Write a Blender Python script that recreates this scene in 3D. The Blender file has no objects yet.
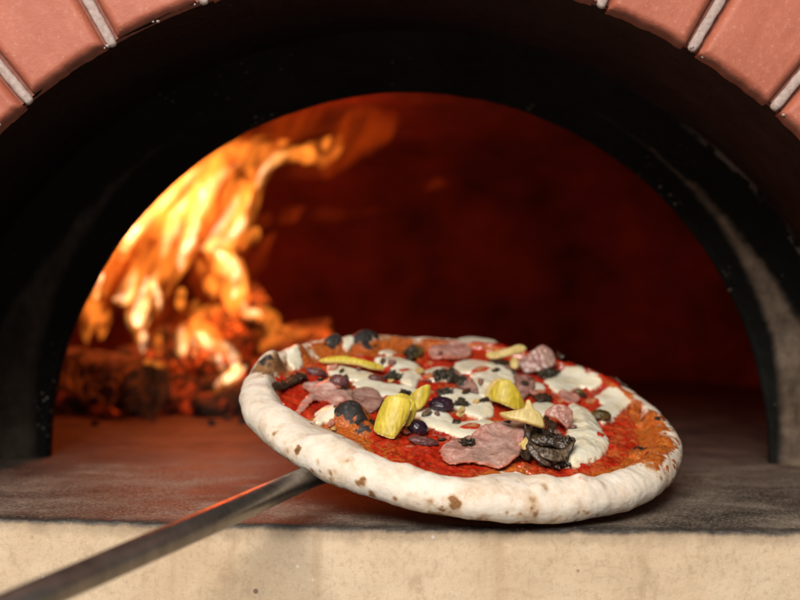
import bpy, bmesh, math, random
import numpy as np
from mathutils import Vector, Matrix

random.seed(7)
RNG = np.random.default_rng(11)
sc = bpy.context.scene
COL = sc.collection

# ------------------------------------------------------------------ camera
HC = 0.130                         # eye height over the hearth (m)
FPX = 50 / 36 * 800                # focal length in photo pixels
ROLL = math.radians(0.5)
cam_d = bpy.data.cameras.new('camera')
cam = bpy.data.objects.new('camera', cam_d)
COL.objects.link(cam)
cam.location = (0, 0, HC)
cam.rotation_euler = (Matrix.Rotation(math.radians(90), 3, 'X') @ Matrix.Rotation(ROLL, 3, 'Z')).to_euler()
cam_d.lens = 50
cam_d.sensor_width = 36
cam_d.clip_start = 0.01
cam_d.clip_end = 50
cam_d.dof.use_dof = True
cam_d.dof.focus_distance = 0.665
cam_d.dof.aperture_fstop = 5.0
sc.camera = cam

# ------------------------------------------------------------------ light
world = bpy.data.worlds.new('World')
sc.world = world
world.use_nodes = True
bg = world.node_tree.nodes['Background']
bg.inputs['Color'].default_value = (1.0, 0.97, 0.93, 1)
bg.inputs['Strength'].default_value = 0.23

ld = bpy.data.lights.new('key_light', 'AREA')  # unseen soft area lamp standing in for daylight from behind the camera
ld.shape = 'RECTANGLE'
ld.size, ld.size_y = 1.1, 0.7
ld.energy = 57
ld.color = (1.0, 0.95, 0.88)
lo = bpy.data.objects.new('key_light', ld)
COL.objects.link(lo)
lo.location = (-0.45, -0.95, 1.20)
lo.rotation_euler = (Vector((0.02, 0.75, 0.05)) - lo.location).to_track_quat('-Z', 'Y').to_euler()

sc.view_settings.view_transform = 'Standard'
sc.view_settings.look = 'None'
sc.view_settings.exposure = 0
sc.view_settings.gamma = 1
cy = sc.cycles
cy.use_denoising = True
cy.max_bounces = 8
cy.diffuse_bounces = 4
cy.glossy_bounces = 3
cy.transparent_max_bounces = 160
cy.volume_bounces = 0
cy.sample_clamp_indirect = 3.0
cy.caustics_reflective = False
cy.caustics_refractive = False

# ------------------------------------------------------------------ helpers
RIGHT = np.array([math.cos(ROLL), 0, math.sin(ROLL)])
UP = np.array([-math.sin(ROLL), 0, math.cos(ROLL)])
EYE = np.array([0, 0, HC])


def ray(px, py):
    return np.array([0, 1.0, 0]) + (px - 400) / FPX * RIGHT + (300 - py) / FPX * UP


def at(px, py, Y):
    """World point seen at photo pixel (px, py) at the depth Y."""
    return EYE + ray(px, py) * Y


_perm = np.random.default_rng(3).permutation(256)
_perm = np.concatenate([_perm, _perm, _perm])
_g = np.random.default_rng(4).normal(size=(256, 3))
_g /= np.linalg.norm(_g, axis=1)[:, None]


def pn(p):
    """Gradient noise, p is (N, 3); about -0.7..0.7."""
    p = np.asarray(p, float)
    i = np.floor(p).astype(int)
    f = p - i
    w = f * f * f * (f * (f * 6 - 15) + 10)
    i &= 255
    out = 0
    for dx in (0, 1):
        for dy in (0, 1):
            for dz in (0, 1):
                h = _perm[_perm[_perm[i[:, 0] + dx] + i[:, 1] + dy] + i[:, 2] + dz]
                d = f - np.array([dx, dy, dz])
                g = (_g[h] * d).sum(1)
                wx = w[:, 0] if dx else 1 - w[:, 0]
                wy = w[:, 1] if dy else 1 - w[:, 1]
                wz = w[:, 2] if dz else 1 - w[:, 2]
                out = out + g * wx * wy * wz
    return out


def fbm(p, o=4, lac=2.1, gain=0.5):
    p = np.asarray(p, float)
    a, s = 1.0, 0.0
    for _ in range(o):
        s = s + a * pn(p)
        p = p * lac + 17.3
        a *= gain
    return s


def sstep(a, b, x):
    t = np.clip((x - a) / (b - a), 0, 1)
    return t * t * (3 - 2 * t)


def link(name, me, mat=None, parent=None):
    o = bpy.data.objects.new(name, me)
    COL.objects.link(o)
    if mat is not None:
        me.materials.append(mat)
    if parent is not None:
        o.parent = parent
    return o


def mesh(name, V, F, mat=None, parent=None, smooth=True, attrs=None):
    me = bpy.data.meshes.new(name)
    me.from_pydata([tuple(map(float, v)) for v in V], [], [tuple(map(int, f)) for f in F])
    me.update()
    if smooth:
        me.polygons.foreach_set('use_smooth', np.ones(len(me.polygons), bool))
    for k, a in (attrs or {}).items():
        at_ = me.attributes.new(k, 'FLOAT', 'POINT')
        at_.data.foreach_set('value', np.asarray(a, np.float32))
    bm = bmesh.new()
    bm.from_mesh(me)
    bmesh.ops.recalc_face_normals(bm, faces=bm.faces)
    bm.to_mesh(me)
    bm.free()
    return link(name, me, mat, parent)


def grid_faces(nu, nv, wrap=False, off=0):
    F = []
    for i in range(nu if wrap else nu - 1):
        a = i * nv
        b = ((i + 1) % nu) * nv
        for j in range(nv - 1):
            F.append((off + a + j, off + b + j, off + b + j + 1, off + a + j + 1))
    return F


def empty(name, label=None, cat=None, loc=(0, 0, 0), group=None):
    o = bpy.data.objects.new(name, None)
    o.empty_display_size = 0.05
    COL.objects.link(o)
    o.location = loc
    tag(o, label, cat, group)
    return o


def tag(o, label=None, cat=None, group=None, kind=None):
    for k, v in (('label', label), ('category', cat), ('group', group), ('kind', kind)):
        if v:
            o[k] = v
    return o


def smooth_poly(P, n=10, jit=0.0, seed=0, closed=True):
    """Catmull-Rom through P."""
    P = np.asarray(P, float)
    N = len(P)
    out = []
    for i in range(N if closed else N - 1):
        if closed:
            a, b, c, d = P[i - 1], P[i], P[(i + 1) % N], P[(i + 2) % N]
        else:
            a, b, c, d = P[max(i - 1, 0)], P[i], P[i + 1], P[min(i + 2, N - 1)]
        for t in np.linspace(0, 1, n, endpoint=False):
            out.append(0.5 * ((2 * b) + (-a + c) * t + (2 * a - 5 * b + 4 * c - d) * t * t + (-a + 3 * b - 3 * c + d) * t ** 3))
    if not closed:
        out.append(P[-1])
    return np.array(out)


def soft_poly(P, n=10, w=2):
    """Straight-sided outline with only the corners softened."""
    P = np.asarray(P, float)
    out = np.concatenate([P[i] + (P[(i + 1) % len(P)] - P[i]) * np.linspace(0, 1, n, endpoint=False)[:, None] for i in range(len(P))])
    for _ in range(2):
        out = sum(np.roll(out, k, 0) for k in range(-w, w + 1)) / (2 * w + 1)
    return out


def sdf(Q, poly):
    """Signed distance of points Q (N, 2) to the closed polygon, positive inside."""
    A, B = poly, np.roll(poly, -1, 0)
    best = np.full(len(Q), 1e9)
    inside = np.zeros(len(Q), bool)
    for a, b in zip(A, B):
        ab = b - a
        t = np.clip(((Q - a) @ ab) / max(ab @ ab, 1e-14), 0, 1)
        best = np.minimum(best, np.hypot(*(Q - (a + t[:, None] * ab)).T))
        c = (a[1] > Q[:, 1]) != (b[1] > Q[:, 1])
        xi = a[0] + (Q[:, 1] - a[1]) / (b[1] - a[1] if b[1] != a[1] else 1e-12) * (b[0] - a[0])
        inside ^= c & (Q[:, 0] < xi)
    return np.where(inside, best, -best)


# ------------------------------------------------------------------ material helpers
class NT:
    def __init__(self, name):
        self.m = bpy.data.materials.new(name)
        self.m.use_nodes = True
        self.t = self.m.node_tree
        self.t.nodes.clear()
        self.out = self.t.nodes.new('ShaderNodeOutputMaterial')

    def n(self, typ, props=None, **ins):
        nd = self.t.nodes.new(typ)
        for k, v in (props or {}).items():
            setattr(nd, k, v)
        for k, v in ins.items():
            self.set(nd, k.replace('_', ' '), v)
        return nd

    def set(self, nd, key, v):
        s = nd.inputs[int(key)] if key.isdigit() else nd.inputs[key]
        if hasattr(v, 'is_linked') or isinstance(v, bpy.types.NodeSocket):
            self.t.links.new(v, s)
        else:
            if isinstance(v, (tuple, list)) and s.type == 'RGBA' and len(v) == 3:
                v = (*v, 1)
            s.default_value = v

    def coord(self, scale=(1, 1, 1), out='Object'):
        c = self.n('ShaderNodeTexCoord')
        mp = self.n('ShaderNodeMapping')
        self.t.links.new(c.outputs[out], mp.inputs['Vector'])
        mp.inputs['Scale'].default_value = scale
        return mp.outputs[0]

    def noise(self, vec, scale, detail=5, rough=0.6, dist=0.0):
        nd = self.n('ShaderNodeTexNoise')
        self.t.links.new(vec, nd.inputs['Vector'])
        nd.inputs['Scale'].default_value = scale
        nd.inputs['Detail'].default_value = detail
        nd.inputs['Roughness'].default_value = rough
        nd.inputs['Distortion'].default_value = dist
        return nd.outputs[0]

    def vor(self, vec, scale, feature='F1', out=0):
        nd = self.n('ShaderNodeTexVoronoi', {'feature': feature})
        self.t.links.new(vec, nd.inputs['Vector'])
        nd.inputs['Scale'].default_value = scale
        return nd.outputs[out]

    def ramp(self, fac, stops, interp='LINEAR'):
        nd = self.n('ShaderNodeValToRGB')
        nd.color_ramp.interpolation = interp
        el = nd.color_ramp.elements
        while len(el) < len(stops):
            el.new(0.5)
        for e, (p, c) in zip(el, stops):
            e.position = p
            e.color = (*c, 1) if isinstance(c, (tuple, list)) else (c, c, c, 1)
        self.t.links.new(fac, nd.inputs[0])
        return nd.outputs[0]

    def mix(self, fac, a, b, mode='MIX'):
        nd = self.n('ShaderNodeMix', {'data_type': 'RGBA', 'blend_type': mode})
        for s, v in ((nd.inputs[0], fac), (nd.inputs[6], a), (nd.inputs[7], b)):
            if isinstance(v, bpy.types.NodeSocket):
                self.t.links.new(v, s)
            else:
                s.default_value = (*v, 1) if isinstance(v, (tuple, list)) else v
        return nd.outputs[2]

    def math(self, op, a, b=None, c=None, clamp=False):
        nd = self.n('ShaderNodeMath', {'operation': op, 'use_clamp': clamp})
        for i, v in enumerate((a, b, c)):
            if v is None:
                continue
            if isinstance(v, bpy.types.NodeSocket):
                self.t.links.new(v, nd.inputs[i])
            else:
                nd.inputs[i].default_value = v
        return nd.outputs[0]

    def step(self, x, a, b):
        nd = self.n('ShaderNodeMapRange', {'interpolation_type': 'SMOOTHSTEP'})
        self.t.links.new(x, nd.inputs[0])
        nd.inputs[1].default_value = a
        nd.inputs[2].default_value = b
        return nd.outputs[0]

    def attr(self, name):
        nd = self.n('ShaderNodeAttribute', {'attribute_name': name})
        return nd.outputs['Fac']

    def xyz(self, vec):
        nd = self.n('ShaderNodeSeparateXYZ')
        self.t.links.new(vec, nd.inputs[0])
        return nd.outputs

    def bump(self, h, strength=0.3, dist=0.001, normal=None):
        nd = self.n('ShaderNodeBump')
        nd.inputs['Strength'].default_value = strength
        nd.inputs['Distance'].default_value = dist
        self.t.links.new(h, nd.inputs['Height'])
        if normal is not None:
            self.t.links.new(normal, nd.inputs['Normal'])
        return nd.outputs[0]

    def bsdf(self, color, rough=0.6, normal=None, **kw):
        nd = self.n('ShaderNodeBsdfPrincipled')
        for k, v in dict(Base_Color=color, Roughness=rough, **kw).items():
            self.set(nd, k.replace('_', ' '), v)
        if normal is not None:
            self.t.links.new(normal, nd.inputs['Normal'])
        self.t.links.new(nd.outputs[0], self.out.inputs['Surface'])
        return nd


def mat_brick():
    m = NT('terracotta brick')
    v = m.coord()
    big = m.noise(v, 13, 6, 0.65)
    fine = m.noise(v, 260, 5, 0.7)
    c = m.ramp(big, [(0.3, (0.34, 0.082, 0.042)), (0.7, (0.46, 0.135, 0.078))])
    c = m.mix(m.math('MULTIPLY', m.step(fine, 0.5, 0.75), 0.7), c, (0.50, 0.175, 0.110))
    sp = m.vor(v, 170)
    c = m.mix(m.math('MULTIPLY', m.step(sp, 0.16, 0.08), 0.25), c, (0.60, 0.34, 0.26))
    z = m.attr('edge')
    soot = m.math('MULTIPLY', m.step(m.math('ADD', z, m.math('MULTIPLY', m.math('SUBTRACT', m.noise(v, 120, 4), 0.5), 1.0)), 0.6, 1.1), 0.6)
    c = m.mix(soot, c, (0.14, 0.055, 0.035))
    b = m.bump(m.math('ADD', fine, m.math('MULTIPLY', m.noise(v, 60), 1.5)), 0.35, 0.0012)
    m.bsdf(c, 0.62, b)
    return m.m


def mat_mortar():
    m = NT('pale mortar')
    v = m.coord()
    f = m.noise(v, 300, 4)
    c = m.ramp(f, [(0.3, (0.30, 0.21, 0.18)), (0.65, (0.47, 0.37, 0.33))])
    m.bsdf(c, 0.85, m.bump(f, 0.5, 0.001))
    return m.m


def mat_backing():
    m = NT('recessed dark mortar')
    v = m.coord()
    f = m.noise(v, 200, 4)
    m.bsdf(m.ramp(f, [(0.3, (0.16, 0.050, 0.032)), (0.7, (0.30, 0.105, 0.07))]), 0.85, m.bump(f, 0.4, 0.001))
    return m.m


def mat_soot():
    """Sooted vault and mouth ring; low on both jambs the soot is burnt off to bare grey-brown stone."""
    m = NT('sooted arch')
    v = m.coord()
    x, y, z = m.xyz(v)
    u = m.attr('across')               # 0 at the ring's outer arris, 1 at its inner edge, below 0 on the vault
    big = m.noise(v, 14, 5, 0.6)
    fine = m.noise(v, 220, 6, 0.7)
    mot = m.noise(v, 34, 6, 0.7)
    ring = m.step(u, -0.01, 0.01)
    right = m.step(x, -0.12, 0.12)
    c = m.ramp(big, [(0.3, (0.0030, 0.0027, 0.0022)), (0.7, (0.0085, 0.0080, 0.0062))])
    vault = m.ramp(m.noise(v, 22, 6, 0.72), [(0.3, (0.0025, 0.0019, 0.0016)), (0.75, (0.0075, 0.0056, 0.0048))])
    vault_lit = m.ramp(m.noise(v, 26, 7, 0.75), [(0.3, (0.009, 0.0064, 0.0055)), (0.75, (0.032, 0.0235, 0.0205))])
    vault = m.mix(m.step(m.math('ADD', x, m.math('MULTIPLY', m.noise(v, 9, 3), 0.2)), 0.02, 0.34), vault, vault_lit)  # lighter on the right: front-left light put into the vault's colour
    c = m.mix(ring, vault, c)
    # burnt-off patch, widest at the hearth and running out upwards
    warp = m.math('MULTIPLY', m.math('SUBTRACT', m.noise(m.coord((1, 1, 0.5)), 24, 6, 0.7), 0.5), 0.55)
    warp2 = m.math('MULTIPLY', m.math('SUBTRACT', m.noise(v, 110, 5, 0.75), 0.5), 0.30)
    uu = m.math('ADD', u, m.math('MULTIPLY', warp, 0.35))
    hw = m.math('SUBTRACT', 0.35, m.math('MULTIPLY', m.math('POWER', m.math('MAXIMUM', m.math('DIVIDE', z, 0.27), 0.0), 1.0), 0.35))
    dd = m.math('SUBTRACT', hw, m.math('ABSOLUTE', m.math('SUBTRACT', uu, 0.57)))
    dd = m.math('ADD', dd, m.math('MULTIPLY', m.math('ADD', warp, warp2), 0.22))
    mask = m.math('MULTIPLY', m.step(dd, -0.02, 0.10), ring)
    mask = m.math('MULTIPLY', mask, m.ramp(mot, [(0.30, 0.40), (0.55, 1.0)]))
    mask = m.math('MULTIPLY', mask, m.math('ADD', 0.17, m.math('MULTIPLY', right, 0.55)))  # worn patch fainter on the left, whose dimmer light goes into the colour
    bare = m.ramp(m.noise(m.coord((1, 1, 0.6)), 30, 7, 0.72), [(0.30, (0.10, 0.062, 0.042)), (0.50, (0.27, 0.19, 0.135)), (0.68, (0.44, 0.335, 0.255))])
    c = m.mix(mask, c, bare)
    # ash specks, paler where they gather along the inner edge
    spm = m.math('MULTIPLY', m.step(m.vor(v, 150), 0.09, 0.05), m.step(m.noise(v, 11, 3), 0.56, 0.64))
    spn = m.math('MULTIPLY', m.step(m.vor(v, 190), 0.26, 0.12), m.math('MULTIPLY', m.step(m.noise(v, 13, 4), 0.52, 0.62), m.step(u, 0.80, 0.93)))
    c = m.mix(m.math('MAXIMUM', spm, spn), c, (0.26, 0.23, 0.19))
    # chipped outer arris on the right
    chip = m.math('MULTIPLY', m.step(m.math('ABSOLUTE', m.math('ADD', u, m.math('MULTIPLY', warp2, 0.22))), 0.05, 0.02), m.math('MULTIPLY', m.step(x, 0.20, 0.26), m.step(m.noise(v, 60, 4), 0.46, 0.56)))
    c = m.mix(m.math('MULTIPLY', chip, 0.75), c, (0.20, 0.165, 0.14))
    scr = m.noise(m.coord((3, 3, 0.5)), 60, 3, 0.7, 1.5)
    crm = m.math('MULTIPLY', m.step(scr, 0.66, 0.72), m.math('MULTIPLY', right, m.step(m.noise(v, 17, 3), 0.53, 0.62)))
    c = m.mix(m.math('MULTIPLY', crm, 0.35), c, (0.10, 0.085, 0.07))
    b = m.bump(fine, 0.5, 0.0012, m.bump(m.noise(v, 45, 4), 0.5, 0.003))
    nd = m.bsdf(c, m.ramp(fine, [(0.3, 0.55), (0.7, 0.8)]), b)
    nd.inputs['Specular IOR Level'].default_value = 0.12
    return m.m


def mat_chamber():
    m = NT('firebrick chamber')
    v = m.coord()
    big = m.noise(v, 6, 6, 0.68)
    c = m.ramp(big, [(0.32, (0.048, 0.0125, 0.0105)), (0.68, (0.25, 0.064, 0.046))])
    m.bsdf(c, 0.9, m.bump(m.noise(v, 40, 5), 0.5, 0.006))
    return m.m


def mat_hearth():
    m = NT('stained hearth and plaster ledge')
    v = m.coord()
    x, y, z = m.xyz(v)
    st = m.noise(m.coord((1, 1.5, 1)), 13, 8, 0.72, 0.4)
    fine = m.noise(m.coord((1, 1.1, 1)), 480, 4, 0.75)
    mid = m.noise(m.coord((1, 1.3, 1)), 75, 7, 0.72)
    top = m.ramp(st, [(0.34, (0.026, 0.019, 0.013)), (0.5, (0.12, 0.088, 0.063)), (0.66, (0.30, 0.235, 0.175))])
    top = m.mix(m.math('MULTIPLY', m.step(mid, 0.5, 0.72), 0.6), top, (0.20, 0.15, 0.11))
    top = m.mix(m.math('MULTIPLY', m.step(mid, 0.46, 0.3), 0.6), top, (0.028, 0.021, 0.017))
    top = m.mix(m.math('MULTIPLY', m.step(fine, 0.50, 0.64), 0.6), top, (0.36, 0.30, 0.24))
    top = m.mix(m.math('MULTIPLY', m.step(fine, 0.48, 0.38), 0.7), top, (0.02, 0.016, 0.013))
    sootp = m.noise(m.coord((1, 1.4, 1)), 6.5, 6, 0.68)
    top = m.mix(m.math('MULTIPLY', m.step(sootp, 0.50, 0.62), 0.72), top, m.ramp(fine, [(0.35, (0.016, 0.012, 0.010)), (0.65, (0.075, 0.057, 0.044))]))
    # floor inside the chamber is bare firestone
    top = m.mix(m.step(y, 0.80, 1.0), top, m.ramp(m.noise(v, 22, 7, 0.72), [(0.34, (0.022, 0.013, 0.010)), (0.52, (0.075, 0.045, 0.033)), (0.70, (0.17, 0.11, 0.08))]))
    # black scorched lip
    lipn = m.math('MULTIPLY', m.math('SUBTRACT', m.noise(v, 70, 4), 0.5), 0.016)
    lip = m.step(m.math('ADD', m.math('ADD', y, lipn), m.math('MULTIPLY', m.math('MINIMUM', m.math('ADD', x, 0.03), 0.0), 0.085)), 0.650, 0.638)
    top = m.mix(m.math('MULTIPLY', lip, 0.85), top, (0.022, 0.017, 0.014))
    # plaster front
    pv = m.coord((1, 1, 0.7))
    p1 = m.noise(pv, 11, 5, 0.6)
    p2 = m.noise(pv, 60, 6, 0.7)
    pl = m.ramp(p1, [(0.3, (0.57, 0.405, 0.25)), (0.7, (0.73, 0.56, 0.385))])
    pl = m.mix(m.math('MULTIPLY', m.step(p2, 0.50, 0.7), 0.45), pl, (0.70, 0.55, 0.38))
    pl = m.mix(m.math('MULTIPLY', m.step(p2, 0.46, 0.30), 0.5), pl, (0.38, 0.255, 0.15))
    p3 = m.noise(pv, 380, 5, 0.75)
    pl = m.mix(m.math('MULTIPLY', m.step(p3, 0.5, 0.36), 0.30), pl, (0.36, 0.25, 0.15))
    dv = m.noise(m.coord((7, 7, 0.5)), 8, 4, 0.6)
    pl = m.mix(m.math('MULTIPLY', m.step(dv, 0.56, 0.74), 0.55), pl, (0.46, 0.30, 0.17))
    bl = m.noise(m.coord((1, 1, 1.6)), 34, 6, 0.75, 0.8)
    pl = m.mix(m.math('MULTIPLY', m.step(bl, 0.56, 0.70), 0.45), pl, (0.42, 0.28, 0.17))
    sp = m.vor(v, 60)
    pl = m.mix(m.math('MULTIPLY', m.step(sp, 0.12, 0.06), m.step(m.noise(v, 23, 2), 0.55, 0.62)), pl, (0.22, 0.15, 0.10))
    sp2 = m.vor(m.coord((1.3, 1, 1.1)), 85)
    pl = m.mix(m.math('MULTIPLY', m.step(sp2, 0.14, 0.08), m.step(m.noise(v, 31, 2), 0.54, 0.6)), pl, (0.88, 0.80, 0.68))
    # boundary between the two, ragged
    rag = m.math('MULTIPLY', m.math('SUBTRACT', m.noise(v, 70, 6, 0.7), 0.5), 0.0045)
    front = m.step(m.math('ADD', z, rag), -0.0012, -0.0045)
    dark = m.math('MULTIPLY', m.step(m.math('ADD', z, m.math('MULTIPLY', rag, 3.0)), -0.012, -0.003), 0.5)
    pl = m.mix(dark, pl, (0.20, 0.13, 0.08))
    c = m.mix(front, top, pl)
    chips = m.math('MULTIPLY', m.step(m.vor(v, 260), 0.36, 0.20), m.math('MULTIPLY', m.step(z, -0.006, -0.0025), m.step(m.noise(v, 30, 4), 0.58, 0.66)))
    chips = m.math('MULTIPLY', chips, m.step(y, 0.650, 0.640))
    c = m.mix(m.math('MULTIPLY', chips, 0.7), c, (0.66, 0.55, 0.42))
    b = m.bump(m.math('ADD', m.noise(v, 180, 6, 0.7), m.math('MULTIPLY', mid, 1.2)), 0.45, 0.0012)
    rg = m.mix(front, m.ramp(st, [(0.3, 0.5), (0.7, 0.72)]), (0.8, 0.8, 0.8))
    m.bsdf(c, rg, b)
    return m.m


def mat_steel():
    m = NT('worn steel')
    v = m.coord()
    a = m.noise(m.coord((40, 40, 3)), 4, 5, 0.6)
    b2 = m.noise(v, 60, 5, 0.65)
    c = m.ramp(a, [(0.3, (0.17, 0.15, 0.13)), (0.7, (0.26, 0.23, 0.20))])
    c = m.mix(m.math('MULTIPLY', m.step(b2, 0.60, 0.72), 0.35), c, (0.06, 0.05, 0.042))
    r = m.ramp(b2, [(0.3, 0.24), (0.7, 0.42)])
    m.bsdf(c, r, m.bump(a, 0.12, 0.0004), Metallic=0.85)
    return m.m


def mat_peel():
    m = NT('dark oxidised steel')
    v = m.coord()
    b2 = m.noise(v, 60, 5, 0.65)
    c = m.ramp(b2, [(0.3, (0.05, 0.045, 0.04)), (0.7, (0.14, 0.125, 0.11))])
    m.bsdf(c, 0.45, m.bump(b2, 0.1, 0.0005), Metallic=0.8)
    return m.m


def mat_crust():
    m = NT('baked crust')
    v = m.coord()
    n1 = m.noise(v, 60, 6, 0.65)
    n2 = m.noise(v, 300, 6, 0.72)
    n3 = m.noise(v, 1100, 4, 0.7)
    c = m.ramp(n1, [(0.30, (0.63, 0.46, 0.32)), (0.48, (0.79, 0.665, 0.53)), (0.66, (0.86, 0.77, 0.665))])
    c = m.mix(m.math('MULTIPLY', m.step(n2, 0.5, 0.68), 0.55), c, (0.82, 0.75, 0.66))
    c = m.mix(m.math('MULTIPLY', m.step(n3, 0.48, 0.34), 0.25), c, (0.60, 0.44, 0.31))
    dot = m.math('MULTIPLY', m.step(m.vor(v, 330), 0.20, 0.08), m.step(m.noise(v, 70, 4), 0.53, 0.62))
    c = m.mix(m.math('MULTIPLY', dot, 0.6), c, (0.42, 0.24, 0.11))
    toast = m.attr('toast')
    char = m.attr('char')
    sauce = m.attr('stain')
    wob = m.math('MULTIPLY', m.math('SUBTRACT', n2, 0.5), 0.9)
    wob2 = m.math('MULTIPLY', m.math('SUBTRACT', n1, 0.5), 0.7)
    wsum = m.math('ADD', wob, wob2)
    t0 = m.step(m.math('ADD', toast, wsum), 0.05, 0.55)
    c = m.mix(m.math('MULTIPLY', t0, 0.6), c, (0.56, 0.34, 0.17))
    t1 = m.step(m.math('ADD', toast, wsum), 0.35, 1.0)
    c = m.mix(t1, c, m.ramp(n3, [(0.3, (0.17, 0.070, 0.024)), (0.7, (0.38, 0.18, 0.065))]))
    s1 = m.step(m.math('ADD', sauce, wsum), 0.2, 0.75)
    oil = m.ramp(n2, [(0.25, (0.36, 0.045, 0.008)), (0.48, (0.50, 0.105, 0.014)), (0.66, (0.60, 0.20, 0.035)), (0.85, (0.68, 0.36, 0.12))])
    c = m.mix(s1, c, oil)
    wv = m.n('ShaderNodeVectorMath', {'operation': 'ADD'})
    m.t.links.new(v, wv.inputs[0])
    wn = m.n('ShaderNodeTexNoise')
    m.t.links.new(v, wn.inputs['Vector'])
    wn.inputs['Scale'].default_value = 200
    wn.inputs['Detail'].default_value = 3
    ws = m.n('ShaderNodeVectorMath', {'operation': 'SCALE'})
    m.t.links.new(wn.outputs['Color'], ws.inputs[0])
    ws.inputs['Scale'].default_value = 0.006
    m.t.links.new(ws.outputs[0], wv.inputs[1])
    wk = m.vor(wv.outputs[0], 340, 'DISTANCE_TO_EDGE')
    ckm = m.math('MULTIPLY', m.step(wk, 0.16, 0.02), m.math('MULTIPLY', s1, m.step(m.noise(v, 130, 4), 0.46, 0.60)))
    c = m.mix(m.math('MULTIPLY', ckm, 0.6), c, (0.10, 0.030, 0.010))
    c1 = m.step(m.math('ADD', char, m.math('MULTIPLY', wsum, 0.75)), 0.30, 0.75)
    c = m.mix(c1, c, m.mix(m.math('MULTIPLY', m.step(n2, 0.52, 0.66), 0.8), m.ramp(n1, [(0.35, (0.008, 0.006, 0.005)), (0.70, (0.034, 0.029, 0.026))]), (0.10, 0.085, 0.075)))
    b = m.bump(n2, 0.30, 0.0010, m.bump(n3, 0.45, 0.0005))
    notch = m.math('SUBTRACT', 1.0, c1)
    b = m.bump(m.math('MULTIPLY', m.math('MULTIPLY', m.step(wk, 0.0, 0.35), s1), notch), 0.4, 0.0010, b)
    rr = m.mix(s1, (0.80, 0.80, 0.80), m.ramp(n2, [(0.3, 0.22), (0.7, 0.42)]))
    rr = m.mix(c1, rr, (0.58, 0.58, 0.58))
    nd = m.bsdf(c, rr, b)
    nd.inputs['Subsurface Weight'].default_value = 0.06
    nd.inputs['Subsurface Radius'].default_value = (1, 0.5, 0.25)
    nd.inputs['Subsurface Scale'].default_value = 0.002
    nd.inputs['Specular IOR Level'].default_value = 0.35
    return m.m


def mat_sauce():
    m = NT('tomato sauce')
    v = m.coord()
    n1 = m.noise(v, 75, 6, 0.7)
    n2 = m.noise(v, 220, 4, 0.55)
    n4 = m.noise(v, 28, 4, 0.6)
    c = m.ramp(n1, [(0.28, (0.21, 0.007, 0.003)), (0.48, (0.41, 0.018, 0.006)), (0.70, (0.54, 0.050, 0.012))])
    c = m.mix(m.math('MULTIPLY', m.step(n2, 0.56, 0.72), 0.35), c, (0.56, 0.10, 0.025))
    c = m.mix(m.math('MULTIPLY', m.step(n2, 0.44, 0.32), 0.35), c, (0.16, 0.007, 0.003))
    c = m.mix(m.math('MULTIPLY', m.step(n4, 0.52, 0.66), m.math('MULTIPLY', m.step(n2, 0.36, 0.6), 0.6)), c, (0.55, 0.17, 0.04))
    c = m.mix(m.math('MULTIPLY', m.step(m.noise(v, 110, 3), 0.66, 0.72), 0.7), c, (0.05, 0.03, 0.012))
    b = m.bump(n2, 0.22, 0.0012, m.bump(n1, 0.4, 0.003))
    nd = m.bsdf(c, m.ramp(n1, [(0.3, 0.10), (0.7, 0.24)]), b)
    nd.inputs['Coat Weight'].default_value = 0.6
    nd.inputs['Coat Roughness'].default_value = 0.08
    nd.inputs['Subsurface Weight'].default_value = 0.1
    nd.inputs['Subsurface Radius'].default_value = (1, 0.2, 0.1)
    nd.inputs['Subsurface Scale'].default_value = 0.002
    return m.m


def mat_cheese():
    m = NT('melted mozzarella')
    v = m.coord()
    n1 = m.noise(v, 70, 5, 0.6)
    n2 = m.noise(v, 420, 5, 0.65)
    c = m.ramp(n1, [(0.3, (0.76, 0.65, 0.43)), (0.5, (0.84, 0.77, 0.59)), (0.72, (0.88, 0.83, 0.70))])
    e = m.step(m.math('ADD', m.attr('rim'), m.math('MULTIPLY', m.math('SUBTRACT', n1, 0.5), 1.3)), 0.62, 1.1)
    c = m.mix(m.math('MULTIPLY', e, 0.7), c, m.ramp(n2, [(0.35, (0.50, 0.14, 0.04)), (0.65, (0.66, 0.40, 0.20))]))
    big = m.noise(v, 38, 4, 0.6)
    c = m.mix(m.math('MULTIPLY', m.step(big, 0.60, 0.74), 0.45), c, (0.74, 0.52, 0.28))
    sp = m.vor(v, 150)
    c = m.mix(m.math('MULTIPLY', m.step(sp, 0.12, 0.05), m.step(m.noise(v, 30, 2), 0.54, 0.60)), c, (0.30, 0.20, 0.07))
    b = m.bump(n1, 0.2, 0.0016, m.bump(n2, 0.08, 0.0006))
    nd = m.bsdf(c, m.ramp(n1, [(0.3, 0.16), (0.7, 0.30)]), b)
    nd.inputs['Coat Weight'].default_value = 0.4
    nd.inputs['Coat Roughness'].default_value = 0.12
    nd.inputs['Subsurface Weight'].default_value = 0.3
    nd.inputs['Subsurface Radius'].default_value = (1, 0.75, 0.45)
    nd.inputs['Subsurface Scale'].default_value = 0.002
    return m.m


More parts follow.
